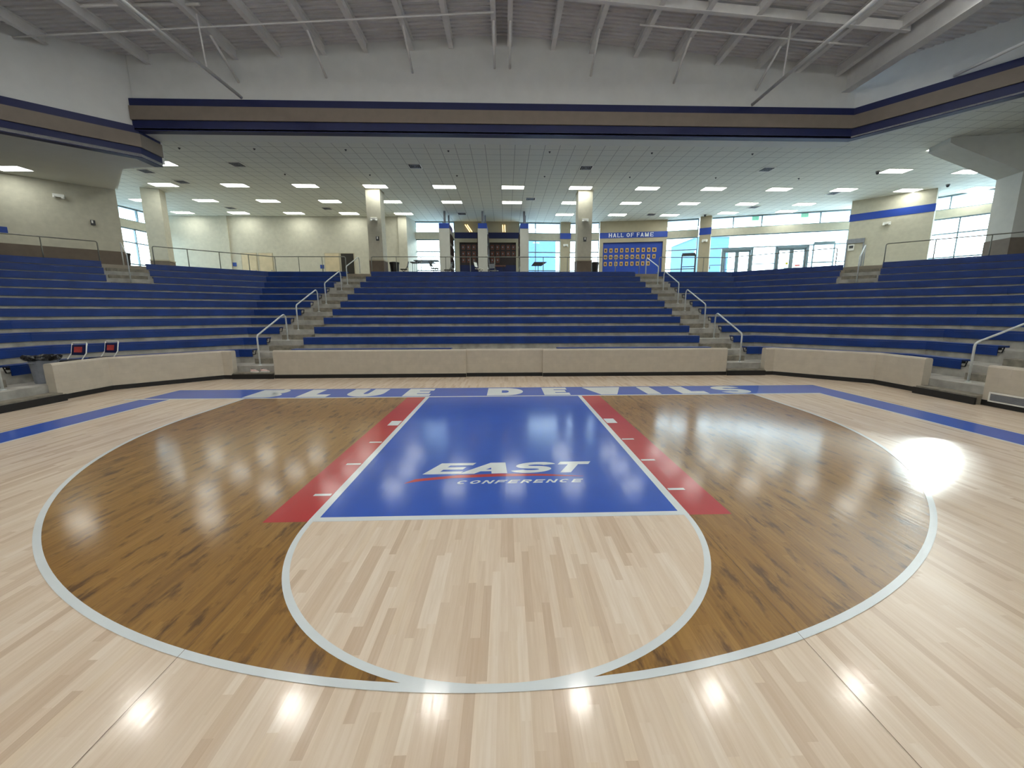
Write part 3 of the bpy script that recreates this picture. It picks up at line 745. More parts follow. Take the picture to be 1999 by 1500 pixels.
# transoms between the door sets
a = Vector((14.4, 21.1)); t = (Vector((22.9, 18.3))-a).normalized(); rz = math.atan2(t.y, t.x)
for d0, d1 in ((0.0, 1.3), (3.3, 4.7), (6.7, 8.95)):
    c = a+t*(d0+d1)/2; q = MB().rbox((c.x, c.y, 5.3), (d1-d0, 0.08, 0.05), rz); q.rbox((c.x, c.y, ZC+0.05), (d1-d0, 0.1, 0.1), rz); struct(q.build('trim_3', M_ALU))
# notices on the glass
def notice(name, label, d, z, w, h, mt, back=None):
    nn = Vector((t.y, -t.x)); c = a+t*d+nn*0.16
    o = MB().rbox((c.x, c.y, z), (w, 0.01, h), rz).build(name, mt); return tag(o, label, 'sign')
notice('paper_notice', 'small grey notice low on the entry glass beside the tan pier', 0.45, 5.12, 0.26, 0.20, M_GREY)
notice('yellow_sticker', 'yellow sticker on the left leaf of the second door pair', 5.45, 5.25, 0.16, 0.16, mat('yellow_sticker', srgb(222, 214, 80), rough=0.5))
notice('red_sticker', 'faint red sticker on the right leaf of the second door pair', 6.1, 5.1, 0.32, 0.12, mat('red_sticker', srgb(226, 130, 130), rough=0.5))

# ------------------------------------------------------------------ concourse walls
def wallseg(name, p, q_, z0=ZC, z1=ZCEIL, th=0.25, mt=M_WALL):
    """front face on p->q (as seen from the court, p left, q right)"""
    return struct(MB().sweep([p, q_], [(0, z0), (0, z1), (th, z1), (th, z0)]).build(name, mt))
wl = wallseg('wall_back_left', (-23.9, 21.1), (-8.6, 21.1))
wallseg('wall_back_left_pilaster', (-19.75, 21.0), (-19.2, 21.0), th=0.1)
wallseg('wall_back_inner', (-8.62, 21.1), (-7.45, 21.1)); wallseg('wall_back_pier', (-7.45, 20.9), (-7.1, 20.9), th=0.2)
struct(MB().add([(-6.85, 20.9, ZC), (-6.55, 22.7, ZC), (-6.8, 22.7, ZC), (-7.1, 20.9, ZC), (-6.85, 20.9, ZCEIL), (-6.55, 22.7, ZCEIL), (-6.8, 22.7, ZCEIL), (-7.1, 20.9, ZCEIL)],
     [(0, 1, 5, 4), (1, 2, 6, 5), (2, 3, 7, 6), (3, 0, 4, 7), (0, 3, 2, 1), (4, 5, 6, 7)]).build('wall_back_return', M_WALL))
wL = wallseg('wall_left', (-27.0, 3.30), (-18.33, 11.76), z1=ZL, th=0.3)
MB().sweep([(-27.0, 3.30), (-18.33, 11.76)], [(-0.02, ZC), (-0.02, 4.88), (0.0, 4.88), (0.0, ZC)]).build('wainscot', M_WAIN, wL)
wR = wallseg('wall_right_block', (21.27, 16.37), (23.72, 13.61), th=1.1)
MB().sweep([(21.25, 16.40), (23.74, 13.60)], [(-0.025, 7.40), (-0.025, 7.81), (0.0, 7.81), (0.0, 7.40)]).build('blue_stripe', M_RBLUE, wR)
wP = wallseg('wall_back_tan_pier', (4.22, 22.6), (4.95, 22.6), th=0.4, mt=M_TAN)
MB().box(4.18, 4.99, 22.57, 22.6, 7.40, 7.81).build('blue_stripe', M_RBLUE, wP)
wP = wallseg('wall_entry_pier', (13.88, 20.62), (14.5, 20.22), th=0.4, mt=M_TAN)
MB().sweep([(13.86, 20.63), (14.52, 20.21)], [(-0.02, 7.35), (-0.02, 7.81), (0, 7.81), (0, 7.35)]).build('blue_stripe', M_RBLUE, wP)
# hall of fame wall
hp, hq = Vector((7.14, 22.4)), Vector((11.93, 21.6)); ht = (hq-hp).normalized(); hrz = math.atan2(ht.y, ht.x); hn = Vector((ht.y, -ht.x)); HL = (hq-hp).length
def hpt(d, z, o=0.0): c = hp+ht*d+hn*o; return (c.x, c.y, z)
q = MB(); q.sweep([hp, hq], [(0.0, 7.1), (0.0, ZCEIL), (0.4, ZCEIL), (0.4, 7.1)])
q.sweep([hp, hp+ht*0.26], [(0, ZC), (0, 7.1), (0.4, 7.1), (0.4, ZC)]); q.sweep([hp+ht*4.6, hq], [(0, ZC), (0, 7.1), (0.4, 7.1), (0.4, ZC)])
wH = struct(q.build('wall_hall_of_fame', M_TAN))
MB().sweep([hp+ht*0.26, hp+ht*4.6], [(0.15, ZC), (0.15, 7.1), (0.4, 7.1), (0.4, ZC)]).build('blue_back_panel', M_RBLUE, wH)
MB().sweep([hp-ht*0.02, hq+ht*0.02], [(-0.03, 7.40), (-0.03, 7.80), (0, 7.80), (0, 7.40)]).build('sign_band', M_RBLUE, wH)
mb = MB(); xcur = 0.66
for c in 'HALL OF FAME':
    w = {' ': 0.14, 'L': 0.22, 'M': 0.33, 'F': 0.23}.get(c, 0.27)
    if c != ' ':
        for poly in glyph(c, 0.26, 0.13, 0.05):
            mb.add([hpt(xcur+gx*w*0.84, 7.46+gy*0.285, 0.036) for gx, gy in poly], [tuple(range(len(poly)))])
    xcur += w*1.155
mb.build('sign_lettering', M_LETW, wH, recalc=False)
first = None; rown = ['top', 'middle', 'bottom']
for rr, (z, n) in enumerate(((6.54, 10), (6.06, 10), (5.56, 9))):
    for k in range(n):
        d = 0.47+k*0.395; w = 0.30 if (rr == 0 and k == 9) else 0.22
        lab = 'gold plaque in the %s row of the hall of fame wall, %s from the left' % (rown[rr], ORD[k])
        loc = hpt(d, z, -0.14)
        if first is None or w == 0.30:
            r = thing('award_plaque', lab, 'plaque', loc, 'gold plaques on the hall of fame wall')
            q = MB(); q.rbox(loc, (w, 0.025, 0.30), hrz); q.build('plate', M_GOLD, r)
            l2 = hpt(d, z-0.01, -0.125); MB().rbox(l2, (w*0.5, 0.012, 0.15), hrz).build('portrait', M_PHOTO, r)
            if first is None: first = r
        else:
            dup(first, loc, lab)

# display wall in the middle of the back
q = MB(); Y = 22.5
q.box(-3.7, 1.08, Y, Y+0.4, 7.13, ZCEIL)
for x0, x1 in ((-3.7, -3.38), (-1.55, -1.2), (0.86, 1.08)): q.box(x0, x1, Y, Y+0.4, ZC, 7.13)
wD = struct(q.build('wall_back_display', M_TAN))
MB().box(-3.72, 1.10, Y-0.03, Y, 7.40, 7.82).build('blue_stripe', M_NAVY, wD)
for n_, (x0, x1) in enumerate(((-3.38, -1.55), (-1.2, 0.86))):
    r = thing('trophy_case', 'dark wall case of framed plaques above blue panelling, %s of two behind the grey pillars' % ('left' if n_ == 0 else 'right'), 'display case', (x0, Y+0.2, ZC))
    MB().box(x0, x1, Y+0.22, Y+0.3, 5.5, 7.13).build('case_back', M_MAROON, r)
    MB().box(x0, x1, Y+0.18, Y+0.3, ZC, 5.5).build('lower_panel', M_NAVY, r)
    for rr in range(3):
        for cc in range(4 if n_ == 0 else 5):
            if n_ == 1 and rr == 2 and cc > 1: continue
            xx = x0+0.28+cc*0.40; zz = 6.80-rr*0.47
            f_ = MB().box(xx-0.13, xx+0.13, Y+0.19, Y+0.22, zz-0.17, zz+0.17).build('framed_plaque', M_WOODD, r)
            MB().box(xx-0.06, xx+0.02, Y+0.18, Y+0.19, zz-0.05, zz+0.06).build('picture', M_GREY, f_)
for n_, x in enumerate((-2.65, -0.04)):  # glowing strips added in place of lamp reflections in the glass
    r = thing('lamp_reflection', 'pair of glowing strips imitating a yellow lamp reflection, %s of two' % ('left' if n_ == 0 else 'right'), 'lamp', (x, Y, 8.1), 'yellow lamp reflections')
    sl = 0.35 if n_ == 0 else 0.02
    for dx in (-0.08, 0.08):
        MB().tube([(x+dx-sl/2, Y-0.05, 8.36), (x+dx+sl/2, Y-0.05, 7.86)], 0.022, 8).build('tube', M_YEL, r)
    MB().add([(x-0.14-sl/2, Y-0.02, 8.39), (x+0.14-sl/2, Y-0.02, 8.39), (x+0.14+sl/2, Y-0.02, 7.83), (x-0.14+sl/2, Y-0.02, 7.83)], [(0, 1, 2, 3)]).build('housing', M_TAN, r)

# free-standing display pillars with blue caps on ceiling posts
for n_, (x0, x1, lean) in enumerate(((-4.32, -3.62, 0.45), (-1.76, -1.14, 0.12), (1.04, 1.62, 0.0))):
    r = thing('display_pillar', 'grey display pillar with a blue cap, %s of three in front of the back wall' % ['left', 'middle', 'right'][n_], 'display stand', (x0, 19.0, ZC), 'grey display pillars with blue caps')
    MB().box(x0, x1, 19.0, 20.9, ZC, 7.44).build('body', M_GREYW, r)
    MB().box(x0+0.02, x1-0.02, 18.98, 20.92, 7.44, 7.76).build('cap', M_RBLUE, r)
    xc = (x0+x1)/2
    MB().tube([(xc, 19.4, 7.76), (xc, 19.4, ZCEIL)], 0.075, 10).build('ceiling_post', M_GREY, r)
    MB().tube([(xc+0.12, 20.6, 7.76), (xc+0.12, 20.6, ZCEIL)], 0.06, 10).build('ceiling_post', M_GREY, r)
    for sgn in ((1,) if n_ == 0 else (1, -1) if n_ == 1 else (-1,)):
        xs_ = x1+0.01 if sgn > 0 else x0-0.01
        q = MB()
        for k in range(4):
            q.box(min(xs_, xs_+sgn*0.05), max(xs_, xs_+sgn*0.05), 19.15, 20.75, 4.3+k*0.75, 4.85+k*0.75)
        q.build('shelf_opening', M_MAROON, r)

# ------------------------------------------------------------------ columns
def column(label, x0, x1, y0, y1):
    r = thing('column', label, 'column', ((x0+x1)/2, (y0+y1)/2, ZC), 'square cream columns')
    MB().box(x0, x1, y0, y1, ZC, ZCEIL-0.003).build('shaft', M_WALL, r)
    MB().box(x0-0.015, x1+0.015, y0-0.015, y1+0.015, ZC, 4.82).build('wainscot', M_WAIN, r)
    MB().box(x0-0.03, x1+0.03, y0-0.03, y1+0.03, 4.82, 4.88).build('cap_rail', M_TAN, r)
    MB().box(x0-0.02, x1+0.02, y0-0.02, y1+0.02, ZCEIL-0.07, ZCEIL-0.003).build('top_trim', M_TAN, r)
    return r
column('square cream column left of the centre, in front of the left back wall', -7.52, -6.75, 14.47, 15.25)
column('square cream column right of the centre, in front of the glass', 4.12, 4.92, 14.47, 15.25)
r = thing('column', 'square cream column at far left, seen on its corner', 'column', (-19.2, 15.0, ZC), 'square cream columns')
for nm, d, z0, z1, mt in (('shaft', 0.82, ZC, ZCEIL-0.003, M_WALL), ('wainscot', 0.86, ZC, 4.82, M_WAIN), ('cap_rail', 0.90, 4.82, 4.88, M_TAN)):
    MB().rbox((-19.2, 15.05, (z0+z1)/2), (d, d, z1-z0), math.radians(20)).build(nm, mt, r)
# big flared column on the right
r = thing('flared_column', 'massive pale column with a flared bracket head at right', 'column', (20.8, 7.6, ZC))
q = math.sqrt(2); ax = Vector((-0.97, 0.22)).normalized(); pe = Vector((ax.y, -ax.x))
c0 = Vector((20.1, 7.75))
def sl(d, p, z): c = c0+ax*d+pe*p; return (c.x, c.y, z)
prof = [(0.0, ZC), (0.0, 7.22), (2.35, 8.30), (2.55, 8.42), (2.55, ZCEIL-0.003), (-3.2, ZCEIL-0.003), (-3.2, ZC)]
vs = [sl(d, 0.0, z) for d, z in prof]+[sl(d, -1.1, z) for d, z in prof]; n_ = len(prof)
MB().add(vs, [tuple(range(n_)), tuple(range(n_, 2*n_))[::-1]]+[(i, (i+1) % n_, n_+(i+1) % n_, n_+i) for i in range(n_)]).build('shaft', M_GREYW, r)
vs = [sl(d, p, z) for z in (ZC, 4.80) for d, p in ((0.02, 0.02), (0.02, -1.12), (-3.22, -1.12), (-3.22, 0.02))]
MB().add(vs, [(0, 1, 2, 3), (4, 7, 6, 5), (0, 4, 5, 1), (1, 5, 6, 2), (2, 6, 7, 3), (3, 7, 4, 0)]).build('wainscot', M_WAIN, r)

# ------------------------------------------------------------------ ceiling lights
def troffer(x, y, z, label, proto=[None]):
    if proto[0] is None:
        r = thing('ceiling_light', label, 'ceiling light', (x, y, z), 'lit ceiling panels')
        q = MB(); w, h = 0.61, 0.305
        for a_, b_, c_, d_ in ((-w, w, -h, -h+0.02), (-w, w, h-0.02, h), (-w, -w+0.02, -h+0.02, h-0.02), (w-0.02, w, -h+0.02, h-0.02)):
            q.box(x+a_, x+b_, y+c_, y+d_, z-0.02, z-0.002)
        q.build('frame', M_WHITE, r)
        MB().add([(x-w+0.02, y-h+0.02, z-0.012), (x-w+0.02, y+h-0.02, z-0.012), (x+w-0.02, y+h-0.02, z-0.012), (x+w-0.02, y-h+0.02, z-0.012)], [(0, 1, 2, 3)]).build('diffuser', M_TROF, r, recalc=False)
        proto[0] = r
    else: dup(proto[0], (x, y, z), label)
XG = lambda k: 0.49+3.66*k
rowsL = [('front row', 11.0, [5, 6], {}), ('second row from the court', 14.05, list(range(-5, 8)), {}), ('third row from the court', 17.1, list(range(-6, 6)), {}),
         ('back row', 20.15, [-6, -5, -4, -3, -2, 1, 2, 3], {})]
for nm, y, ks, _ in rowsL:
    for j, k in enumerate(ks):
        troffer(XG(k), y, ZCEIL, 'lit rectangular ceiling panel of the %s, %s from the left' % (nm, (ORD+['thirteenth'])[j]))
troffer(15.2, 19.45, ZCEIL, 'lit ceiling panel near the entry glass, left of two by the exit signs')
troffer(18.9, 18.9, ZCEIL, 'lit ceiling panel near the entry glass, right of two by the exit signs')
troffer(-15.42, 10.87, ZCEIL, 'lit ceiling panel half hidden behind the hanging left fascia end')
troffer(-19.75, 8.85, ZL, 'lit ceiling panel in the lowered ceiling at the far left edge')
troffer(18.3, 8.25, ZCEIL, 'lit ceiling panel behind the flared column head')
troffer(26.1, 13.6, ZCEIL, 'lit ceiling panel just left of the flared column shaft')
# high bay lamps over the court (the baseline row mirrors on the boards, the other rows are added unseen)
proto = None
for ry, rown_ in ((1.9, 'row over the baseline'), (-5.0, 'added row over the camera'), (-12.0, 'added row behind the camera')):
    for k, x in enumerate((-11.6, -6.85, -2.35, 2.35, 6.85, 11.6)):
        lab = 'round high bay lamp in the %s, %s from the left' % (rown_, ORD[k])
        if proto is None:
            r = thing('high_bay_lamp', lab, 'lamp', (x, ry, 10.5), 'high bay lamps')
            MB().lathe([(0.30, 0), (0.30, 0.02), (0.20, 0.22), (0.12, 0.34), (0.12, 0.45)], (x, ry, 10.5), 20).build('added_uplight_shell', M_HBR, r, smooth=True)  # shell glows all round, added as uplight
            MB().lathe([(0.27, -0.006), (0.27, -0.004)], (x, ry, 10.5), 20).build('lens', M_HBAY, r)
            MB().tube([(x, ry, 10.95), (x, ry, 11.12)], 0.012, 6).build('stem', M_STEELP, r)
            proto = r
        else: dup(proto, (x, ry, 10.5), lab)

# ceiling vents, sprinklers, exit signs, cameras
def vent(x, y, label, rz=0.0, proto=[None]):
    z = ZCEIL
    if proto[0] is None:
        r = thing('ceiling_vent', label, 'vent', (x, y, z), 'square ceiling vents')
        q = MB(); h = 0.3
        for a_, b_, c_, d_ in ((-h, h, -h, -h+0.04), (-h, h, h-0.04, h), (-h, -h+0.04, -h+0.04, h-0.04), (h-0.04, h, -h+0.04, h-0.04)): q.box(x+a_, x+b_, y+c_, y+d_, z-0.02, z-0.002)
        q.build('frame', M_WHITE, r)
        MB().box(x-0.26, x+0.26, y-0.26, y+0.26, z-0.008, z-0.004).build('duct_opening', M_DARK, r)  # flat plate painted with the shade inside the duct
        q = MB()
        for k in range(3):
            s_ = 0.2-k*0.07; q.box(x-s_, x+s_, y-s_, y-s_+0.02, z-0.03, z-0.01); q.box(x-s_, x+s_, y+s_-0.02, y+s_, z-0.03, z-0.01); q.box(x-s_, x-s_+0.02, y-s_, y+s_, z-0.03, z-0.01); q.box(x+s_-0.02, x+s_, y-s_, y+s_, z-0.03, z-0.01)
        q.build('louvre', M_GREY, r); proto[0] = r
    else: dup(proto[0], (x, y, z), label)
for x, y, l in ((-4.07, 10.95, 'left of the two centre ones by the fascia'), (3.85, 10.95, 'right of the two centre ones by the fascia'), (12.45, 10.95, 'below the right end of the long fascia'),
                (-12.06, 10.93, 'below the left end of the long fascia'), (-16.93, 11.94, 'beside the hanging left fascia end'), (-16.49, 13.54, 'just right of the far left column'),
                (18.73, 14.7, 'left of the blue striped right wall'), (16.06, 17.9, 'over the entry area on the right'), (10.14, 20.0, 'above the hall of fame wall'),
                (-2.88, 20.1, 'above the left display pillar'), (-11.43, 18.86, 'above the cream door in the back wall'), (-17.51, 18.87, 'above the back wall pilaster'), (1.58, 16.3, 'between the two centre columns')):
    vent(x, y, 'square white ceiling vent %s' % l)
proto = None; k = 0
for y, xs_ in ((9.08, (-13.2, -10.2, -6.5, -2.28, 1.95, 6.29, 10.63)), (12.2, (-10.6, -6.52, -2.29, 2.03, 6.29, 10.64, 14.9))):
    for j, x in enumerate(xs_):
        lab = 'small dark sprinkler head in the %s line of the ceiling, %s from the left' % ('front' if y < 10 else 'second', ORD[j])
        if proto is None:
            proto = MB().lathe([(0.045, -0.002), (0.05, -0.012), (0.02, -0.03), (0.03, -0.05)], (0, 0, 0), 10).build('sprinkler_head', M_DGREY); proto.location = (x, y, ZCEIL); tag(proto, lab, 'sprinkler', 'sprinkler heads')
        else:
            o = proto.copy(); COL.objects.link(o); o.location = (x, y, ZCEIL); o['label'] = lab
for n_, (x, y) in enumerate(((17.6, 20.2), (20.4, 19.2))):
    r = thing('exit_sign', 'faint green lit exit sign hanging by the entry glass, %s one' % ('left' if n_ == 0 else 'right'), 'sign', (x, y, ZCEIL-0.03), 'green exit signs')
    MB().rbox((x, y, ZCEIL-0.19), (0.42, 0.04, 0.24), math.radians(-18)).build('panel', M_GREEN, r)
    q = MB(); tt = Vector((math.cos(math.radians(-18)), math.sin(math.radians(-18)))); nn_ = Vector((tt.y, -tt.x))
    xx = -0.17
    for c in 'EXIT':
        w = 0.03 if c == 'I' else 0.075
        polys = glyph(c, 0.25, 0.18) if c != 'X' else [[(0, 0), (0.25, 0), (1, 1), (0.75, 1)], [(0.75, 0), (1, 0), (0.25, 1), (0, 1)]]
        for poly in polys:
            q.add([(x+tt.x*(xx+gx*w)+nn_.x*0.024, y+tt.y*(xx+gx*w)+nn_.y*0.024, ZCEIL-0.25+gy*0.13) for gx, gy in poly], [tuple(range(len(poly)))])
        xx += w+0.025
    q.build('lettering', M_LETW, r, recalc=False)
    MB().tube([(x, y, ZCEIL-0.07), (x, y, ZCEIL-0.003)], 0.012, 6).build('stem', M_ALU, r)
for n_, (x, y, l) in enumerate(((13.9, 20.0, 'above the tan entry pier'), (18.0, 11.1, 'by the right end of the fascia'), (23.6, 13.0, 'right of the blue striped wall'))):
    r = thing('dome_camera', 'dark dome camera on the ceiling %s' % l, 'camera', (x, y, ZCEIL), 'ceiling dome cameras')
    MB().lathe([(0.085, -0.002), (0.085, -0.05), (0.075, -0.06)], (x, y, ZCEIL), 16).build('mount', M_GREY, r, smooth=True)
    MB().lathe([(0.07, -0.06), (0.065, -0.10), (0.045, -0.13), (0.01, -0.145)], (x, y, ZCEIL), 16).build('dome', M_DGREY, r, smooth=True)

# wall fittings
def wall_lamp(label, x, y, z, rz=0.0):
    r = thing('emergency_light', label, 'emergency light', (x, y, z), 'twin head emergency lights')
    R = Matrix.Rotation(rz, 3, 'Z')
    P = lambda v: tuple(Vector((x, y, z))+R @ Vector(v))
    MB().rbox(P((0, -0.06, 0)), (0.36, 0.12, 0.14), rz).build('body', M_WHITE, r, bevel=0.02)
    for sx_ in (-1, 1): MB().lathe([(0.03, -0.10), (0.055, -0.08), (0.06, -0.04), (0.03, 0.0)], P((sx_*0.13, -0.12, -0.03)), 12).build('lamp_head', M_WHITE, r, smooth=True)
wall_lamp('white twin emergency light on the left centre column', -7.12, 14.46, 7.02)
wall_lamp('white twin emergency light on the right centre column', 4.52, 14.46, 7.02)
wall_lamp('white twin emergency light on the striped right wall', 22.42, 15.03, 7.05, math.atan2(-2.76, 2.45))
wall_lamp('white twin emergency light on the tan pier between windows', 4.6, 22.6, 6.95)
wall_lamp('white twin emergency light on the tan entry pier', 14.2, 20.4, 6.95, math.atan2(-0.4, 0.62))
wall_lamp('white twin emergency light on the far left wall', -19.67, 10.45, 7.08, math.atan2(8.46, 8.67))
for lab, x, y, z, rz in (('small dark fire alarm on the left centre column', -7.0, 14.46, 6.0, 0), ('small dark fire alarm on the right centre column', 4.53, 14.46, 6.0, 0), ('small dark fire alarm on the far left wall', -18.97, 11.10, 6.09, math.atan2(8.46, 8.67))):
    r = thing('fire_alarm', lab, 'alarm', (x, y, z), 'fire alarms')
    MB().rbox((x, y-0.02, z), (0.16, 0.04, 0.22), rz).build('housing', M_DGREY, r)
    MB().rbox((x, y-0.05, z+0.03), (0.06, 0.03, 0.12), rz).build('strobe', M_WHITE, r)
for lab, x, y, z, rz in (('small blue sign low on the left back wall by the pale doors', -19.05, 21.08, 5.35, 0), ('small blue sign beside the cream door in the back wall', -12.98, 21.08, 5.2, 0), ('small blue sign at the left picture edge on the far left wall', -20.93, 9.20, 5.41, math.atan2(8.46, 8.67))):
    tag(MB().rbox((x, y, z), (0.26, 0.02, 0.26), rz).build('blue_sign', M_SIGNB), lab, 'sign', 'small blue wall signs')
# doors in the left back wall
def flush_door(n, x0, x1, z1, mt, y=21.1):
    f = struct(MB().box(x0-0.05, x1+0.05, y-0.03, y, ZC, z1+0.05).build('door_%d' % n, M_TAN))
    MB().box(x0, x1, y-0.045, y-0.03, ZC, z1).build('door_leaf', mt, f)
    if mt is M_DOOR: MB().box(x1-0.12, x1-0.06, y-0.09, y-0.045, ZC+0.95, ZC+1.0).build('door_handle', M_GREY, f)
flush_door(3, -18.5, -17.5, 6.1, M_DOOR); flush_door(4, -17.3, -16.4, 6.1, M_DOOR)
flush_door(5, -12.72, -11.75, 6.1, M_DOOR); flush_door(6, -11.6, -10.72, 6.1, M_DARK)  # the dark leaf is a flat sheet painted as an opening's shade
# sign stand and paper at the right wall
rt = Vector((2.45, -2.76)).normalized(); rrz = math.atan2(rt.y, rt.x); rn = Vector((rt.y, -rt.x))
def rp(d, z, o=0.05): c = Vector((21.27, 16.37))+rt*d+rn*o; return (c.x, c.y, z)
r = thing('sign_frame', 'grey framed doorway sign with a white notice on the striped right wall', 'sign', rp(0.4, ZC))
MB().rbox(rp(0.42, 6.22), (0.86, 0.06, 0.26), rrz).build('header', M_GREY, r)
for d in (0.02, 0.82): MB().rbox(rp(d, (ZC+6.1)/2), (0.06, 0.06, 6.1-ZC), rrz).build('post', M_GREY, r)
MB().rbox(rp(0.24, 5.85, 0.09), (0.30, 0.01, 0.36), rrz).build('notice', M_WHITE, r)
MB().rbox(rp(0.24, 5.88, 0.10), (0.20, 0.01, 0.16), rrz).build('notice_picture', M_DGREY, r)

# ------------------------------------------------------------------ furniture on the concourse and stands
def folding_chair(label, loc, rz, frame, pad, back, print_mt=None):
    r = thing('folding_chair', label, 'chair', loc, 'folding chairs')
    keep = Vector(loc)
    def P(x, y, z): return (keep.x+x, keep.y+y, keep.z+z)
    w = 0.21
    MB().rbox(P(0, 0, 0.44), (0.40, 0.38, 0.035), 0).build('seat', pad, r, bevel=0.01)
    bk = MB().rbox(P(0, 0.235, 0.68), (0.40, 0.025, 0.26), 0, math.radians(-12)).build('backrest', back, r, bevel=0.01)
    if print_mt: MB().rbox(P(0, 0.215, 0.69), (0.22, 0.012, 0.14), 0, math.radians(-12)).build('printed_emblem', print_mt, bk)
    for sx_ in (-1, 1):
        MB().tube([P(sx_*w, -0.24, 0.0), P(sx_*w, 0.22, 0.60), P(sx_*w, 0.27, 0.84)], 0.013, 8).build('leg', frame, r, smooth=True)
        MB().tube([P(sx_*(w-0.03), 0.26, 0.0), P(sx_*(w-0.03), -0.14, 0.44)], 0.013, 8).build('leg', frame, r, smooth=True)
    MB().tube(fillet([P(-w, 0.27, 0.80), P(-w, 0.275, 0.86), P(w, 0.275, 0.86), P(w, 0.27, 0.80)], 0.05), 0.013, 8).build('top_rail', frame, r, smooth=True)
    r.rotation_euler = (0, 0, rz)
    return r
folding_chair('white framed folding chair behind the left parapet wall, nearer the grey bin', (-10.80, 1.05, TR(1)), math.radians(-8), M_WHITE, M_BLACK, M_NAVY, M_REDP)
folding_chair('white framed folding chair behind the left parapet wall, farther from the grey bin', (-10.58, 1.66, TR(1)), math.radians(-12), M_WHITE, M_BLACK, M_NAVY, M_REDP)
folding_chair('white plastic chair standing left of the middle display pillar', (-1.42, 14.6, ZC), math.radians(70), M_DGREY, M_WHITE, M_WHITE)
folding_chair('grey chair right of the middle display pillar', (-0.62, 15.6, ZC), math.radians(150), M_DGREY, M_GREY, M_GREY)
folding_chair('dark folding chair beside the black bin left of centre', (-5.75, 14.9, ZC), math.radians(-80), M_BLKMET, M_BLACK, M_BLACK)
folding_chair('dark folding chair at the right end of the dark tables', (-3.9, 14.4, ZC), math.radians(80), M_BLKMET, M_BLACK, M_BLACK)
folding_chair('dark folding chair left of the left display pillar base', (-3.3, 15.2, ZC), math.radians(-70), M_BLKMET, M_BLACK, M_BLACK)
def table(label, x, y, w, d, h, top):
    r = thing('folding_table', label, 'table', (x, y, ZC), 'folding tables')
    MB().rbox((x, y, ZC+h), (w, d, 0.04), 0).build('tabletop', top, r, bevel=0.01)
    for sx_ in (-1, 1):
        for sy_ in (-1, 1):
            MB().tube([(x+sx_*(w/2-0.12), y+sy_*(d/2-0.08), ZC), (x+sx_*(w/2-0.16), y+sy_*(d/2-0.08), ZC+h-0.02)], 0.014, 6).build('leg', M_BLKMET, r)
table('dark folding table left of the left display pillar, left one', -4.95, 16.4, 1.4, 0.75, 0.98, M_DGREY)
table('dark folding table left of the left display pillar, right one', -4.5, 15.3, 1.4, 0.7, 0.95, M_BLACK)
table('dark brown table between the middle and right display pillars', -0.35, 17.6, 0.85, 0.7, 0.92, M_WOODD)
def bin_(label, x, y, z, rad, h, mt, bag=None, seg=20):
    r = thing('trash_can', label, 'trash can', (x, y, z))
    MB().lathe([(rad*0.78, 0), (rad*0.80, 0.02), (rad*0.97, h*0.93), (rad*1.04, h*0.93), (rad*1.04, h), (rad*0.96, h), (rad*0.94, h*0.95)], (x, y, z), seg).build('body', mt, r, smooth=False)
    if bag:
        q = MB(); n = 40; prof = []
        vs = []; fs = []
        for j, (rr, zz, amp) in enumerate(((1.05, 0.86, 0.05), (1.18, 0.885, 0.09), (1.20, 0.95, 0.10), (1.12, 1.02, 0.07), (1.0, 1.03, 0.04), (0.85, 0.98, 0.03), (0.6, 0.9, 0.05))):
            for k in range(n):
                a_ = 2*math.pi*k/n; wv = amp*(math.sin(5*a_+j)+0.7*math.sin(11*a_+2*j)+0.5*random.uniform(-1, 1))
                vs.append((x+rad*(rr+wv)*math.cos(a_), y+rad*(rr+wv)*math.sin(a_), z+h*(zz+wv*0.35)))
        for j in range(6):
            for k in range(n): fs.append((j*n+k, j*n+(k+1) % n, (j+1)*n+(k+1) % n, (j+1)*n+k))
        fs.append(tuple(6*n+k for k in range(n)))
        q.add(vs, fs).build('liner_bag', bag, r)
    else:
        MB().lathe([(rad*1.06, h), (rad*1.06, h+0.04), (rad*0.5, h+0.07)], (x, y, z), seg).build('lid', mt, r, smooth=False)
    for sy_ in (-1, 1):
        MB().tube(fillet([(x-0.06, y+sy_*rad*0.98, z+h*0.75), (x-0.06, y+sy_*(rad*0.98+0.05), z+h*0.78), (x+0.06, y+sy_*(rad*0.98+0.05), z+h*0.78), (x+0.06, y+sy_*rad*0.98, z+h*0.75)], 0.02), 0.01, 6).build('handle', mt, r)
    return r
bin_('grey round bin with a black liner bag at the end of the left parapet wall', -10.68, 0.36, TR(1), 0.25, 0.62, M_GREY, M_BAG)
bin_('round black bin right of the left centre column', -6.4, 15.4, ZC, 0.27, 0.84, M_BLACK)
bin_('black bin between the right centre column and the hall of fame wall', 5.35, 15.4, ZC, 0.22, 0.86, M_BLACK)
bin_('dark bin by the left window at the top of the upper left steps', -18.9, 12.2, ZC, 0.32, 0.9, M_BLACK)
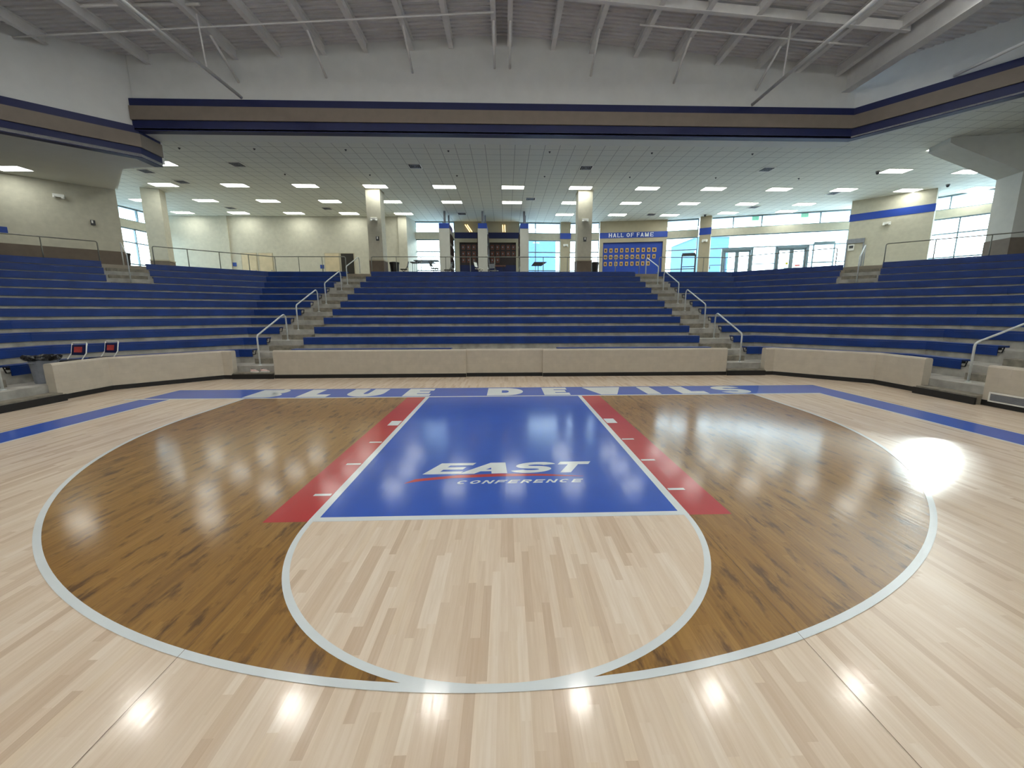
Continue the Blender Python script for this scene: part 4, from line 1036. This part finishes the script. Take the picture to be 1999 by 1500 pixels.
# shoes on the first step of the left aisle
def shoe(label, x, y, z, rz, proto=[None]):
    if proto[0] is None:
        r = thing('running_shoe', label, 'shoe', (x, y, z), 'pair of running shoes')
        P = lambda a_, b_, c_: (x+a_, y+b_, z+c_)
        out = [(-0.13, -0.03), (-0.14, 0.0), (-0.13, 0.03), (-0.04, 0.032), (0.06, 0.045), (0.12, 0.035), (0.145, 0.0), (0.12, -0.035), (0.06, -0.042), (-0.04, -0.032)]
        MB().prism([(x+a_, y+b_) for a_, b_ in out], z, z+0.03).build('sole', M_WHITE, r)
        q = MB(); secs = [(-0.13, 0.028, 0.10), (-0.08, 0.032, 0.095), (-0.02, 0.034, 0.085), (0.04, 0.038, 0.07), (0.10, 0.034, 0.05), (0.135, 0.015, 0.035)]
        n = 8; vs = []; fs = []
        for a_, hw, hh in secs:
            for k in range(n):
                an = math.pi*k/(n-1); vs.append(P(a_, hw*math.cos(an), 0.028+(hh-0.028)*math.sin(an)**0.8 if 0 < k < n-1 else 0.028))
        for j in range(len(secs)-1):
            for k in range(n-1): fs.append((j*n+k, j*n+k+1, (j+1)*n+k+1, (j+1)*n+k))
        fs.append(tuple(range(n))); fs.append(tuple((len(secs)-1)*n+k for k in range(n))[::-1])
        q.add(vs, fs).build('upper', M_PINK, r, smooth=True)
        MB().lathe([(0.022, 0.0), (0.026, 0.012), (0.02, 0.014)], P(-0.09, 0, 0.09), 10).build('collar', M_DGREY, r)
        MB().rbox(P(0.02, 0, 0.085), (0.07, 0.03, 0.008), 0).build('laces', M_WHITE, r)
        r.rotation_euler = (0, 0, rz); proto[0] = r
    else: dup(proto[0], (x, y, z), label, rz)
shoe('pale pink and white running shoe at the foot of the left aisle, left one', -7.56, 3.08, 0.185, math.radians(-15))
shoe('pale pink and white running shoe at the foot of the left aisle, right one', -7.27, 3.12, 0.185, math.radians(-5))
# vent grille in the near right parapet
r = thing('wall_grille', 'white framed louvred grille low in the right parapet wall', 'vent', (10.1, -1.9, 0.19))
q = MB(); x = 10.105
q.box(x-0.02, x, -2.6, -1.43, 0.27, 0.30); q.box(x-0.02, x, -2.6, -1.43, 0.10, 0.125); q.box(x-0.02, x, -1.46, -1.43, 0.125, 0.27); q.box(x-0.02, x, -2.6, -2.57, 0.125, 0.27)
q.build('frame', M_WHITE, r)
q = MB()
for k in range(7): q.rbox((x-0.008, -2.015, 0.14+k*0.019), (0.012, 1.11, 0.012), 0)
q.build('louvre', M_GREY, r)

# slanted dark reading stand and framed openings in the glass
r = thing('reading_stand', 'dark slanted reading stand in front of the middle window', 'stand', (2.03, 16.0, ZC))
MB().add([(1.61, 15.85, 4.69), (2.21, 15.85, 4.69), (2.55, 16.15, 4.94), (1.80, 16.15, 4.94), (1.61, 15.85, 4.72), (2.21, 15.85, 4.72), (2.55, 16.15, 4.97), (1.80, 16.15, 4.97)],
         [(0, 3, 2, 1), (4, 5, 6, 7), (0, 1, 5, 4), (1, 2, 6, 5), (2, 3, 7, 6), (3, 0, 4, 7)]).build('slanted_top', M_BLKMET, r)
MB().tube([(2.03, 16.0, ZC+0.02), (2.03, 16.0, 4.82)], 0.018, 8).build('pole', M_BLKMET, r, smooth=True)
MB().lathe([(0.2, 0.0), (0.2, 0.02), (0.03, 0.04)], (2.03, 16.0, ZC), 16).build('foot', M_BLKMET, r)
for n_, (p, q_, zz, hh) in enumerate((((13.05, 21.38), (13.9, 21.1), 6.1, 0.22), ((20.95, 18.78), (22.1, 18.4), 6.5, 0.2))):
    p = Vector(p); q_ = Vector(q_); tt = (q_-p).normalized(); rz_ = math.atan2(tt.y, tt.x); c = (p+q_)/2; L_ = (q_-p).length
    q = MB().rbox((c.x, c.y, zz), (L_, 0.16, hh), rz_)
    for e in (p, q_): q.rbox((e.x, e.y, (ZC+zz)/2), (0.07, 0.12, zz-ZC), rz_)
    q.rbox((c.x, c.y, 5.25), (L_, 0.08, 0.05), rz_)
    struct(q.build('door_%d' % (7+n_), M_ALU if n_ else M_DGREY))

# ------------------------------------------------------------------ outside
struct(MB().box(-90, 120, 23.3, 160, ZC-0.4, ZC-0.12).build('floor_outside', M_PAVE))
struct(MB().box(-90, -24.8, -30, 23.3, ZC-0.4, ZC-0.13).build('floor_outside', M_PAVE))
struct(MB().prism([(30, -30), (120, -30), (120, 23.3), (12, 23.3), (20, 21.5), (26.5, 17)], ZC-0.4, ZC-0.13).build('floor_outside', M_PAVE))
def building(label, x0, x1, y, d, z1):
    r = thing('outside_building', label, 'building', ((x0+x1)/2, y, ZC-0.12))
    MB().box(x0, x1, y, y+d, ZC-0.12, z1).build('wall', M_EXTW, r)
    MB().box(x0-0.2, x1+0.2, y-0.2, y+d+0.2, z1, z1+0.3).build('roof_edge', M_WHITE, r)
    q = MB(); n = int((x1-x0)/3)
    for k in range(max(1, n)):
        q.box(x0+0.8+k*3, x0+2.2+k*3, y-0.03, y, ZC+1.2, ZC+2.6)
    q.build('window', M_DGLASS, r)
building('pale blue building outside behind the middle windows', -6.0, 6.4, 44, 8, 11.6)
building('pale blue building outside behind the window right of the hall of fame wall', 23.5, 27.5, 42, 8, 11.0)
def car(label, x, y, rz, body):
    z = ZC-0.12
    r = thing('parked_car', label, 'car', (x, y, z), 'cars parked outside')
    P = lambda a_, b_, c_: (x+a_, y+b_, z+c_)
    prof = [(-2.2, 0.35), (-2.25, 0.75), (-2.1, 0.95), (-1.5, 1.05), (-1.0, 1.62), (0.9, 1.66), (1.6, 1.1), (2.15, 0.98), (2.25, 0.7), (2.2, 0.35)]
    n = len(prof); vs = [P(a_, -0.88, c_) for a_, c_ in prof]+[P(a_, 0.88, c_) for a_, c_ in prof]
    MB().add(vs, [tuple(range(n)), tuple(range(n, 2*n))[::-1]]+[(i, (i+1) % n, n+(i+1) % n, n+i) for i in range(n)]).build('body', body, r, bevel=0.05)
    gp = [(-1.35, 1.10), (-0.95, 1.55), (0.85, 1.58), (1.35, 1.12)]
    for sy_ in (-1, 1):
        yy = sy_*0.895; MB().add([P(a_, yy, c_) for a_, c_ in gp]+[P(a_, yy-sy_*0.02, c_) for a_, c_ in gp], [(0, 1, 2, 3), (4, 7, 6, 5), (0, 4, 5, 1), (1, 5, 6, 2), (2, 6, 7, 3), (3, 7, 4, 0)]).build('side_window', M_DGLASS, r)
    for a_, c0_, a2, c1_ in ((-1.46, 1.10, -1.06, 1.58), (1.52, 1.17, 0.96, 1.63)):
        e = -0.03 if a_ < 0 else 0.03
        MB().add([P(a_+e, -0.75, c0_), P(a_+e, 0.75, c0_), P(a2+e, 0.7, c1_), P(a2+e, -0.7, c1_)], [(0, 1, 2, 3)]).build('windscreen', M_DGLASS, r)
    for a_ in (-1.35, 1.35):
        for sy_ in (-1, 1):
            q = MB(); vs = []
            for b_ in (sy_*0.9, sy_*0.7):
                for k in range(16): vs.append(P(a_+0.33*math.cos(k*math.pi/8), b_, 0.33+0.33*math.sin(k*math.pi/8)))
            q.add(vs, [tuple(range(16)), tuple(range(16, 32))[::-1]]+[(k, (k+1) % 16, 16+(k+1) % 16, 16+k) for k in range(16)]).build('wheel', M_BLACK, r)
    r.rotation_euler = (0, 0, rz); return r
